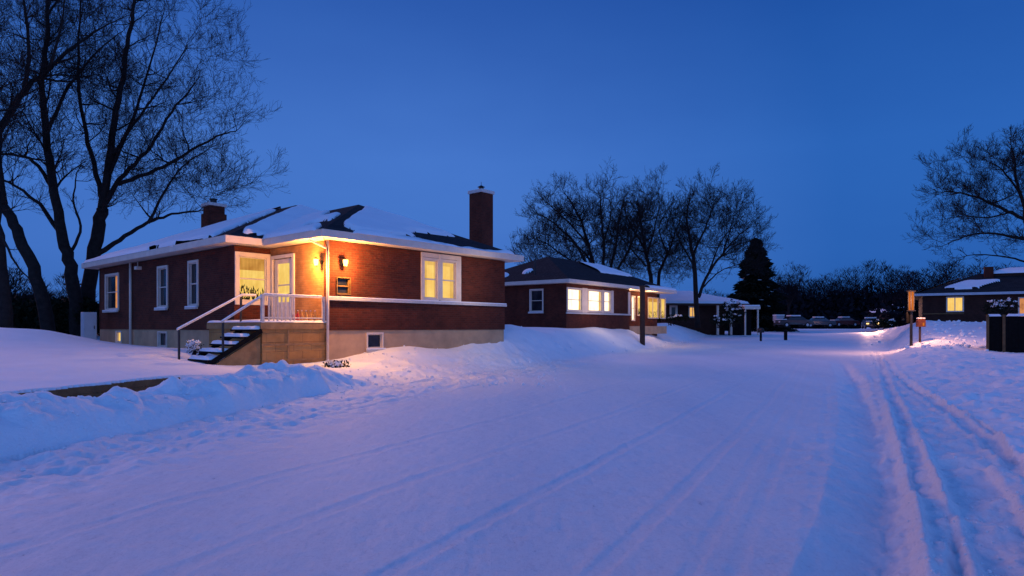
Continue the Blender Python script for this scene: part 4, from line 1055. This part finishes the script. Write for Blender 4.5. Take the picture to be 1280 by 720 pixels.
GL = 'bare trees left of the first house'
t = Tree('bare_tree', 'big bare tree nearest the first house, its limbs sweeping over the roof', 34, 3, GL)
t.limb([(104, 425), (110, 360), (120, 300), (128, 261)], .50, .36, sub=False)
t.limb([(128, 261), (133, 215), (146, 139), (157, 70), (168, 0), (178, -60)], .30, .06, 2, ls=.8)
t.limb([(128, 262), (150, 225), (182, 190), (215, 140), (243, 105)], .20, .04, 3, ls=.8)
t.limb([(129, 252), (113, 190), (101, 130), (98, 60), (104, -20)], .19, .04, 3, ls=.8)
t.limb([(120, 318), (150, 300), (185, 278), (215, 268), (248, 264)], .19, .05, 2, start=.35, ls=.8)
t.limb([(135, 212), (165, 150), (188, 80), (205, 15)], .15, .03, 3, ls=.8)
t.limb([(148, 230), (195, 212), (236, 190), (272, 170), (296, 163)], .15, .03, 3, ls=.8)
t.limb([(185, 279), (205, 242), (228, 208), (256, 190)], .11, .03, 2, ls=.8)
t.limb([(131, 235), (158, 170), (200, 110), (232, 60)], .13, .03, 3, ls=.8)
t.fill(200, 130, 122, 195, 170)
t.fill(225, 235, 112, 66, 60, low=-.5)
t.finish()
t = Tree('bare_tree', 'tall straight bare tree just left of the largest one', 33, 4, GL)
t.limb([(99, 425), (90, 344), (79, 300), (68, 240), (58, 170), (53, 94), (60, 20), (62, -60)], .46, .07, 2, start=.4)
t.limb([(79, 302), (55, 262), (22, 235), (-6, 222)], .17, .05, 2, ls=.8)
t.limb([(68, 240), (42, 202), (10, 193), (-40, 190)], .15, .04, 2, ls=.8)
t.limb([(58, 172), (82, 115), (115, 72), (148, 42)], .14, .03, 2, ls=.8)
t.limb([(84, 322), (100, 290), (92, 250), (96, 215)], .12, .03, 2, ls=.8)
t.fill(75, 120, 95, 190, 100)
t.finish()
t = Tree('bare_tree', 'leaning bare tree whose crown arches back over the left edge', 29.5, 5, GL)
t.limb([(62, 440), (50, 360), (25, 297), (5, 255), (-4, 195), (6, 150), (30, 115), (62, 84), (98, 54), (125, 36)], .40, .05, 1.5, start=.5)
t.limb([(5, 255), (-16, 150), (-26, 50), (-20, -60)], .2, .05, 2, ls=.8)
t.limb([(30, 116), (36, 60), (30, 0), (24, -70)], .13, .03, 2, ls=.8)
t.limb([(62, 85), (75, 40), (82, -10)], .09, .03, 2, ls=.8)
t.fill(25, 130, 120, 180, 60)
t.finish()
t = Tree('bare_tree', 'dark bare tree cut by the left edge of the view', 26, 6, GL)
t.limb([(12, 450), (4, 350), (-3, 280), (-6, 200), (-20, 100), (-30, 0)], .32, .08, 1.5, start=.45)
t.limb([(-3, 285), (20, 330), (40, 350)], .08, .02, 1, ls=.5)
t.fill(-30, 150, 80, 170, 26)
t.finish()
GM = 'bare trees behind the second house'
t = Tree('bare_tree', 'wide many stemmed bare tree behind the second house', 66, 7, GM, rmin=.018, dens=1.0)
t.limb([(750, 410), (748, 372), (735, 333), (716, 301), (692, 279), (672, 267)], .34, .05, 3, ls=.6, start=.35)
t.limb([(750, 410), (747, 372), (740, 325), (729, 283), (716, 257), (707, 243)], .36, .05, 3, ls=.6, start=.35)
t.limb([(751, 410), (752, 372), (755, 317), (752, 273), (750, 243)], .36, .05, 3, ls=.6, start=.35)
t.limb([(752, 410), (755, 372), (766, 325), (774, 279), (780, 249)], .34, .05, 3, ls=.6, start=.35)
t.limb([(748, 380), (728, 338), (700, 317), (681, 303), (664, 298)], .18, .03, 3, ls=.58, start=.4)
t.limb([(752, 390), (768, 345), (788, 309), (800, 279), (806, 258)], .26, .04, 3, ls=.6, start=.35)
t.limb([(742, 333), (724, 309), (700, 293), (682, 279)], .14, .03, 3, ls=.6, start=.4)
t.limb([(752, 309), (762, 279), (764, 251)], .16, .03, 3, ls=.6)
t.limb([(750, 360), (735, 309), (712, 279), (690, 259), (680, 250)], .2, .03, 3, ls=.6, start=.4)
t.fill(734, 310, 104, 104, 320, low=-.45)
t.finish()
t = Tree('bare_tree', 'forked bare tree in the middle of the three behind the second house', 71, 8, GM, rmin=.018, dens=1.0)
t.limb([(818, 410), (813, 345), (806, 309), (800, 273), (797, 251)], .40, .05, 3, ls=.6, start=.35)
t.limb([(820, 410), (824, 345), (834, 319), (842, 297), (850, 275)], .32, .05, 3, ls=.58, start=.35)
t.limb([(806, 311), (788, 280), (780, 259)], .18, .04, 3, ls=.6)
t.limb([(834, 319), (824, 285), (838, 258)], .14, .03, 3, ls=.6)
t.limb([(808, 333), (784, 306), (766, 279)], .15, .03, 3, ls=.58)
t.limb([(808, 321), (818, 285), (824, 257)], .18, .04, 3, ls=.6)
t.fill(812, 310, 68, 102, 200, low=-.4)
t.finish()
t = Tree('bare_tree', 'tall bare tree nearest the dark spruce with a spreading right limb', 68, 9, GM, rmin=.018, dens=1.0)
t.limb([(872, 410), (869, 341), (863, 301), (859, 271), (862, 250)], .40, .05, 3, ls=.6, start=.3)
t.limb([(873, 372), (886, 341), (905, 315), (922, 296), (936, 285)], .24, .04, 3, ls=.58, start=.3)
t.limb([(904, 317), (914, 283), (918, 265)], .13, .03, 2, ls=.58)
t.limb([(867, 317), (884, 279), (892, 256)], .18, .04, 3, ls=.58)
t.limb([(900, 322), (922, 306), (946, 301)], .12, .03, 3, ls=.58)
t.limb([(886, 341), (902, 301), (930, 269)], .14, .03, 3, ls=.58)
t.limb([(878, 360), (900, 339), (922, 331)], .12, .03, 2, ls=.6)
t.limb([(868, 333), (850, 301), (842, 279)], .15, .04, 2, ls=.58)
t.fill(890, 308, 78, 100, 260, low=-.45)
t.finish()
t = Tree('bare_tree', 'large bare tree reaching in from the right edge above the dark house', 63, 10, 'bare trees beyond the right house', rmin=.018, dens=1.0)
t.limb([(1300, 410), (1294, 350), (1288, 300), (1283, 262)], .6, .42, sub=False)
t.limb([(1283, 275), (1252, 260), (1220, 246), (1190, 240), (1174, 240)], .24, .04, 3, ls=.8)
t.limb([(1286, 300), (1245, 292), (1212, 294), (1182, 306)], .2, .04, 3, ls=.8)
t.limb([(1283, 264), (1271, 230), (1268, 200), (1264, 182)], .24, .05, 3, ls=.8)
t.limb([(1274, 240), (1252, 212), (1232, 200)], .15, .03, 3, ls=.8)
t.limb([(1290, 330), (1262, 322), (1225, 318), (1200, 322)], .15, .03, 3, ls=.8)
t.limb([(1283, 264), (1310, 220), (1330, 180)], .24, .05, 3, ls=.8)
t.limb([(1266, 264), (1235, 272), (1205, 270), (1180, 274)], .12, .03, 3, ls=.8)
t.limb([(1290, 300), (1330, 270), (1370, 240)], .24, .05, 3, ls=.8)
t.fill(1268, 250, 138, 102, 270, low=-.7)
t.finish()
t = Tree('bare_tree', 'small faint bare tree right of the dark spruce', 105, 12, 'bare trees behind the second house', twig='fartwig', rmin=.03, dens=1.0)
t.limb([(986, 412), (986, 385), (986, 362), (985, 348)], .3, .05, 2, ls=.7, start=.3)
t.limb([(986, 385), (994, 365), (1000, 352)], .15, .04, 2, ls=.6, start=.3)
t.limb([(986, 380), (977, 362), (973, 350)], .15, .04, 2, ls=.6, start=.3)
t.fill(986, 366, 22, 26, 24, low=-.4)
t.finish()

# ------------------------------------------------------------------ spruce
def spruce(px, Y, py_top, py_base, halfpx, seed, label):
    R = random.Random(seed); p = at(px, Y); z0 = ground_z(p.x, p.y); H = zat(py_top, Y)-z0; W = halfpx/K*Y
    e = empty('spruce_tree', (p.x, p.y, z0)); tag(e, label, 'tree')
    b = MB(); b.tube([(0, 0, -.3), (0, 0, H*.96)], [.25, .03], 8); b.build('trunk', M['bark'], e)
    f = MB()
    n = 7000
    for i in range(n):
        t = (i+R.random())/n; z = H*(.04+.95*t); rr = W*(1-t)**.8*(.86+.20*math.sin(t*52)+.14*math.sin(t*17+1))+.10
        a = R.uniform(0, 2*math.pi); r = rr*R.random()**.5*1.05
        c = Vector((r*math.cos(a), r*math.sin(a), z-r*.16+R.uniform(-.2, .2))); o_ = Vector((math.cos(a), math.sin(a), R.uniform(-.5, .05)))
        ln = R.uniform(.35, .9); wd = R.uniform(.12, .26); sdir = Vector((-math.sin(a), math.cos(a), 0))
        tip = c+o_*ln; up = Vector((0, 0, R.uniform(.03, .12)))
        f.add([c-sdir*wd+up, c+sdir*wd+up, tip, c-Vector((0, 0, wd*1.6))], [(0, 1, 2), (0, 2, 3), (1, 3, 2)])
    f.build('crown', M['needle'], e, uv=False)
    s = MB()
    for i in range(26):
        t = R.uniform(.1, .85); z = H*(.04+.95*t); rr = W*(1-t)**.85*.9; a = R.uniform(math.pi, 2*math.pi)
        c = Vector((rr*math.cos(a), rr*math.sin(a), z-rr*.16+.16)); sd = Vector((-math.sin(a), math.cos(a), 0)); o_ = Vector((math.cos(a), math.sin(a), -.25)); wd = R.uniform(.15, .4)
        s.add([c-sd*wd, c-o_*.35+Vector((0, 0, .05)), c+sd*wd, c+o_*.3], [(0, 1, 2, 3)])
    s.build('snow_clumps', M['snow'], e, uv=False)
spruce(945, 92, 298, 408, 39, 21, 'dark conical spruce standing beyond the third house')

# ------------------------------------------------------------------ shrubs, hedges, woods
def leafclump(f, c, rx, ry, rz, n, R, size):
    for _ in range(n):
        a = R.uniform(0, 2*math.pi); zz_ = R.uniform(-1, 1); q = math.sqrt(1-zz_*zz_); k = R.uniform(.55, 1.08)
        p = Vector((c[0]+rx*k*q*math.cos(a), c[1]+ry*k*q*math.sin(a), c[2]+rz*k*zz_))
        d1 = Vector((R.gauss(0, 1), R.gauss(0, 1), R.gauss(0, 1))).normalized()*size*R.uniform(.6, 1.3); d2 = d1.cross(Vector((R.gauss(0, 1), R.gauss(0, 1), R.gauss(0, 1)))).normalized()*size*.5
        f.add([p-d1, p+d2, p+d1, p-d2], [(0, 1, 2, 3)])
def shrub(name, px, py, Y, wpx, hpx, seed, label, snow=0, n=700, mat='hedge', cat='shrub', group=None, twigs=False, size=.1, deep=.8):
    R = random.Random(seed); w_ = wpx/K*Y/2; h_ = hpx/K*Y; p = P3(px, py, Y); e = empty(name, p); tag(e, label, cat, group)
    b = MB()
    for _ in range(7): b.tube([(R.uniform(-.3, .3)*w_, 0, -.4), (R.uniform(-.6, .6)*w_, R.uniform(-.3, .3)*w_, h_*.7)], [.03, .01], 5)
    b.build('stem', M['bark'], e)
    f = MB(); k = max(3, int(wpx/14))
    for i in range(k):
        x = -w_+w_*2*(i+.5)/k; leafclump(f, (x, R.uniform(-.2, .2)*w_*deep, h_*R.uniform(.4, .55)), w_/k*1.5+.12, min(w_*deep, h_*.7), h_*R.uniform(.42, .58), n//k, R, size)
    f.build('foliage', M[mat], e, uv=False)
    if snow:
        s = MB()
        for _ in range(snow): c = (R.uniform(-.9, .9)*w_, R.uniform(-.7, .1)*w_*deep, h_*R.uniform(.35, 1.0)); leafclump(s, c, .10+.05*w_, .1, .05, 14, R, size*.9)
        s.build('snow_clumps', M['snow'], e, uv=False)
    return e
shrub('shrub', 915, 404, 64, 24, 27, 31, 'dark round shrub flecked with snow before the third house porch', 26, 900, size=.13)
shrub('shrub', 898, 405, 63, 16, 10, 37, 'low dark shrub beside the round snow flecked one', 6, 300, size=.12)
shrub('shrub', 1250, 394, 45, 32, 22, 32, 'dark shrub with white snow clumps above the bin enclosure', 22, 900, size=.09)
shrub('hedge', 838, 401, 55, 40, 8, 33, 'low dark hedge at the right foot of the second house', 4, 700, cat='hedge', size=.10)
shrub('hedge', 1106, 410, 86, 26, 11, 34, 'rounded dark hedge right of the car with glowing lights', 6, 800, cat='hedge', size=.2)
shrub('shrub', 243, 443, 18.6, 12, 17, 35, 'small snow laden shrub at the foot of the porch steps', 30, 200, size=.035)
shrub('shrub', 420, 460, 19.0, 22, 9, 36, 'low twiggy plant poking from snow at the house corner', 8, 160, size=.05)
shrub('hedge', 40, 420, 36, 210, 46, 38, 'long dark hedge behind the snowy lawn at left', 0, 9000, cat='hedge', size=.16, deep=.25)
shrub('shrub', 96, 410, 33.5, 44, 40, 39, 'dense dark bush at the foot of the large left trees', 0, 2600, size=.12)
shrub('shrub', -60, 430, 30, 110, 60, 40, 'big dark evergreen bush at the left edge', 0, 3500, size=.14)

# leafless thicket behind the left lawn and the woods at the end of the street: nobody could count them
def woods(name, label, spots, seed, hmin, hmax, mat='fartwig', tw=260, size=.9, solid=True):
    R = random.Random(seed); f = MB()
    for (x, y) in spots:
        z0 = 1.0; H = R.uniform(hmin, hmax)*(1+.22*math.sin(x*.09+1)+.14*math.sin(x*.23)); w_ = H*R.uniform(.28, .42)
        f.tube([(x, y, z0-.5), (x+R.uniform(-.5, .5), y, z0+H*.6)], [H*.02, H*.008], 4, cap=False)
        for _ in range(tw):
            a = R.uniform(0, 2*math.pi); t = R.random()**.7; zz_ = z0+H*(.12+.78*t); r = w_*math.sin(math.pi*min(1, .15+t*.82))*R.uniform(.05, 1)
            p = Vector((x+r*math.cos(a), y+r*math.sin(a), zz_)); d_ = Vector((math.cos(a)*.6, math.sin(a)*.6, R.uniform(.3, 1.2))).normalized()*R.uniform(.4, 1.0)*size
            q = d_.cross(Vector((R.gauss(0, 1), R.gauss(0, 1), R.gauss(0, 1)))).normalized()*R.uniform(.02, .05)*size
            f.add([p-q, p+q, p+d_], [(0, 1, 2)])
        if solid:
            leafclump(f, (x, y, z0+H*.28), w_*1.2, w_*.8, H*.30, 90, R, size*.55)
    o_ = f.build(name, M[mat], uv=False); tag(o_, label, 'woods', kind='stuff')
Rw = random.Random(5)
sp = []
for px in np.arange(955, 1175, 3.2):
    for Yd in (150, 175, 205): sp.append((at(px+Rw.uniform(-3, 3), Yd+Rw.uniform(-9, 9)).x, Yd))
woods('distant_woods', 'dark distant woods closing the end of the street', sp, 6, 9, 14.5, tw=230, size=1.5)
sp = []
for px in np.arange(1120, 1420, 5.5):
    for Yd in (92, 104): sp.append((at(px+Rw.uniform(-4, 4), Yd).x, Yd+Rw.uniform(-4, 4)))
woods('woods', 'bare woods behind the dark house at right', sp, 8, 7.5, 9.5, tw=260, size=1.0)
sp = []
for px in np.arange(-330, 120, 9):
    for Yd in (46, 53): sp.append((at(px+Rw.uniform(-5, 5), Yd).x, Yd+Rw.uniform(-3, 3)))
woods('thicket', 'dark leafless thicket behind the left trees', sp, 9, 4.0, 7.0, mat='twig', tw=260, size=.7)
sp = []
for px in np.arange(630, 960, 6):
    sp.append((at(px+Rw.uniform(-4, 4), 98).x, 98+Rw.uniform(-5, 5)))
woods('woods', 'low dark woods between the houses and the spruce', sp, 10, 5, 7.5, tw=200, size=.9)

# ------------------------------------------------------------------ far street: cars, shed, pole
def car(px, py, Y, heading, paint, label, lights=False, snow=True, ln=4.4):
    p = P3(px, py, Y); e = empty('parked_car', (p.x, p.y, p.z), heading); tag(e, label, 'car', 'cars parked at the end of the street')
    b = MB(); h = ln/2; W = .88
    prof = [(-h, .35), (-h, .78), (-h+.15, .92), (-h*.52, 1.0), (-h*.34, 1.42), (h*.32, 1.44), (h*.60, 1.0), (h-.1, .9), (h, .7), (h, .35)]
    low = [(x, z) for x, z in prof]
    b.add([(x, -W if z < 1.1 else -W+.15, z) for x, z in low]+[(x, W if z < 1.1 else W-.15, z) for x, z in low],
          [tuple(range(10)), tuple(range(10, 20))[::-1]]+[(i, (i+1) % 10, 10+(i+1) % 10, 10+i)[::-1] for i in range(10)])
    b.build('body', paint, e, bevel=.05)
    g = MB()
    for sy in (-1, 1):
        g.add([(-h*.46, sy*(W-.03), 1.02), (h*.50, sy*(W-.03), 1.02), (h*.27, sy*(W-.12), 1.38), (-h*.30, sy*(W-.12), 1.38)], [(0, 1, 2, 3)])
    g.build('side_windows', M['glass'], e)
    g = MB(); g.add([(-h*.535, -W+.2, 1.0), (-h*.535, W-.2, 1.0), (-h*.37, W-.25, 1.38), (-h*.37, -W+.25, 1.38)], [(0, 1, 2, 3)]); g.build('windscreen', M['glass'], e)
    for x in (-h*.62, h*.62):
        for sy in (-1, 1):
            w_ = MB(); w_.tube([(x, sy*(W-.2), .32), (x, sy*(W+.02), .32)], [.32, .32], 16); wo = w_.build('wheel', M['rubber'], e)
            w_ = MB(); w_.tube([(x, sy*(W+.0), .32), (x, sy*(W+.035), .32)], [.18, .18], 12); w_.build('rim', M['cabinet'], wo)
    for sy in (-1, 1):
        l = MB(); l.box(-h-.03, -h+.02, sy*.62-.16, sy*.62+.16, .62, .80); l.build('headlight', M['headlight'] if lights else M['cabinet'], e)
    if snow:
        s = MB(); s.box(-h*.30, h*.28, -.66, .66, 1.45, 1.60); s.box(-h+.2, -h*.56, -.75, .75, .99, 1.08); s.build('snow_cap', M['snow'], e, bevel=.06)
    if lights:
        for sy in (-1, 1):
            l = bpy.data.lights.new('headlight_beam', 'SPOT'); l.energy = 4200; l.color = (1, .50, .34); l.spot_size = math.radians(75); l.spot_blend = .8; l.shadow_soft_size = .12
            lo = bpy.data.objects.new('headlight_beam', l); COL.objects.link(lo); lo.parent = e; lo.location = (-h-.12, sy*.62, .75); lo.rotation_euler = Vector((1, -.18, .035)).to_track_quat('Z', 'Y').to_euler()
    return e
P_dark = carpaint('dark car paint', (.02, .022, .03)); P_red = carpaint('maroon car paint', (.10, .02, .02)); P_pale = carpaint('silver car paint', (.07, .075, .09))
car(992, 409, 84, math.radians(5), P_dark, 'snow capped dark car parked nearest the spruce', ln=4.6)
car(1023, 409, 96, math.radians(-8), P_pale, 'pale parked car under snow in the middle of the far row', ln=4.5)
car(1055, 408, 104, math.radians(3), P_red, 'dark red parked car behind the low snow ridge', ln=4.4)
car(1088, 411, 88, math.radians(68), P_dark, 'dark car with glowing yellow headlights at the end of the street', lights=True)
# small trailer with a pale side
p = P3(974, 408, 86); e = empty('box_trailer', (p.x, p.y, p.z)); tag(e, 'small box trailer with a pale side beside the spruce', 'trailer')
b = MB(); b.box(-.55, .55, -.4, .8, .75, 1.45); b.build('trailer_box', M['cabinet'], e, bevel=.03); b = MB(); b.box(-.6, .6, -.45, .85, 1.455, 1.6); b.build('snow_cap', M['snow'], e, bevel=.05)
b = MB(); b.box(-.5, .5, -.3, .7, .45, .75); b.build('trailer_frame', M['blackwood'], e)
for sx in (-1, 1): b = MB(); b.tube([(sx*.5, .2, .32), (sx*.62, .2, .32)], [.32, .32], 14); b.build('wheel', M['rubber'], e)
# thin pole
p = P3(978, 408, 90); b = MB(); b.tube([(p.x, p.y, p.z-.3), (p.x, p.y, zat(366, 90))], [.09, .06], 8); b.bar((p.x-.5, p.y, zat(368.5, 90)), (p.x+.5, p.y, zat(368.5, 90)), .07, .07); o_ = b.build('utility_pole', M['fartwig']); tag(o_, 'thin grey utility pole standing behind the box trailer', 'pole')
# far small houses
def far_house(px, py, Y, wm, hm_, label, window_mat, face=0, chim=False):
    p = P3(px, py, Y); e = empty('small_house', (p.x, p.y, p.z-.3), face); tag(e, label, 'house', 'far houses at the end of the street')
    b = MB(); wn = (wm*.30, wm*.52, 1.1, 2.0); wall(b, (0, 0), (1, 0), (0, -1), 0, wm, -.5, hm_, [wn], .2); b.box(0, .2, .2, 5, -.5, hm_); b.box(wm-.2, wm, .2, 5, -.5, hm_); b.build('wall', M['darkwood'], e)
    window(e, (0, 0), (1, 0), (0, -1), *wn, window_mat, .1, sill=False, style='single')
    hh = Hip(-.5, wm+.5, -.5, 5.5, hm_+.02, math.radians(24)); b = MB(); hh.solid(b, 0); r_ = b.build('roof', M['shingle'], e)
    build_islands(hh.snow(lambda X, Y, k, dm, hipd, h: np.full(X.shape, 1.0), seed=66, res=.35, thick=.25), 'roof_snow', M['snow'], r_)
far_house(1112, 406, 98, 4.2, 2.2, 'tiny snow roofed house with an orange window left of the lantern post', M['litfar'])
far_house(1048, 399, 150, 8, 3.2, 'faint distant house among the woods at the end of the street', M['glass'])

# ------------------------------------------------------------------ camera
cam = bpy.data.cameras.new('camera'); co = bpy.data.objects.new('camera', cam); COL.objects.link(co)
co.location = (0, 0, EYE); co.rotation_euler = (math.radians(90), 0, 0)
cam.sensor_width = 36; cam.lens = K/1280*36; cam.shift_y = (HZ-360)/1280; cam.clip_end = 2000; cam.clip_start = .05
sc.camera = co
sc.view_settings.view_transform = 'Standard'; sc.view_settings.look = 'None'; sc.view_settings.exposure = 0; sc.view_settings.gamma = 1
sc.cycles.max_bounces = 6; sc.cycles.diffuse_bounces = 3; sc.cycles.use_denoising = True; sc.cycles.sample_clamp_indirect = 4
sc.render.resolution_x = 1024; sc.render.resolution_y = 576
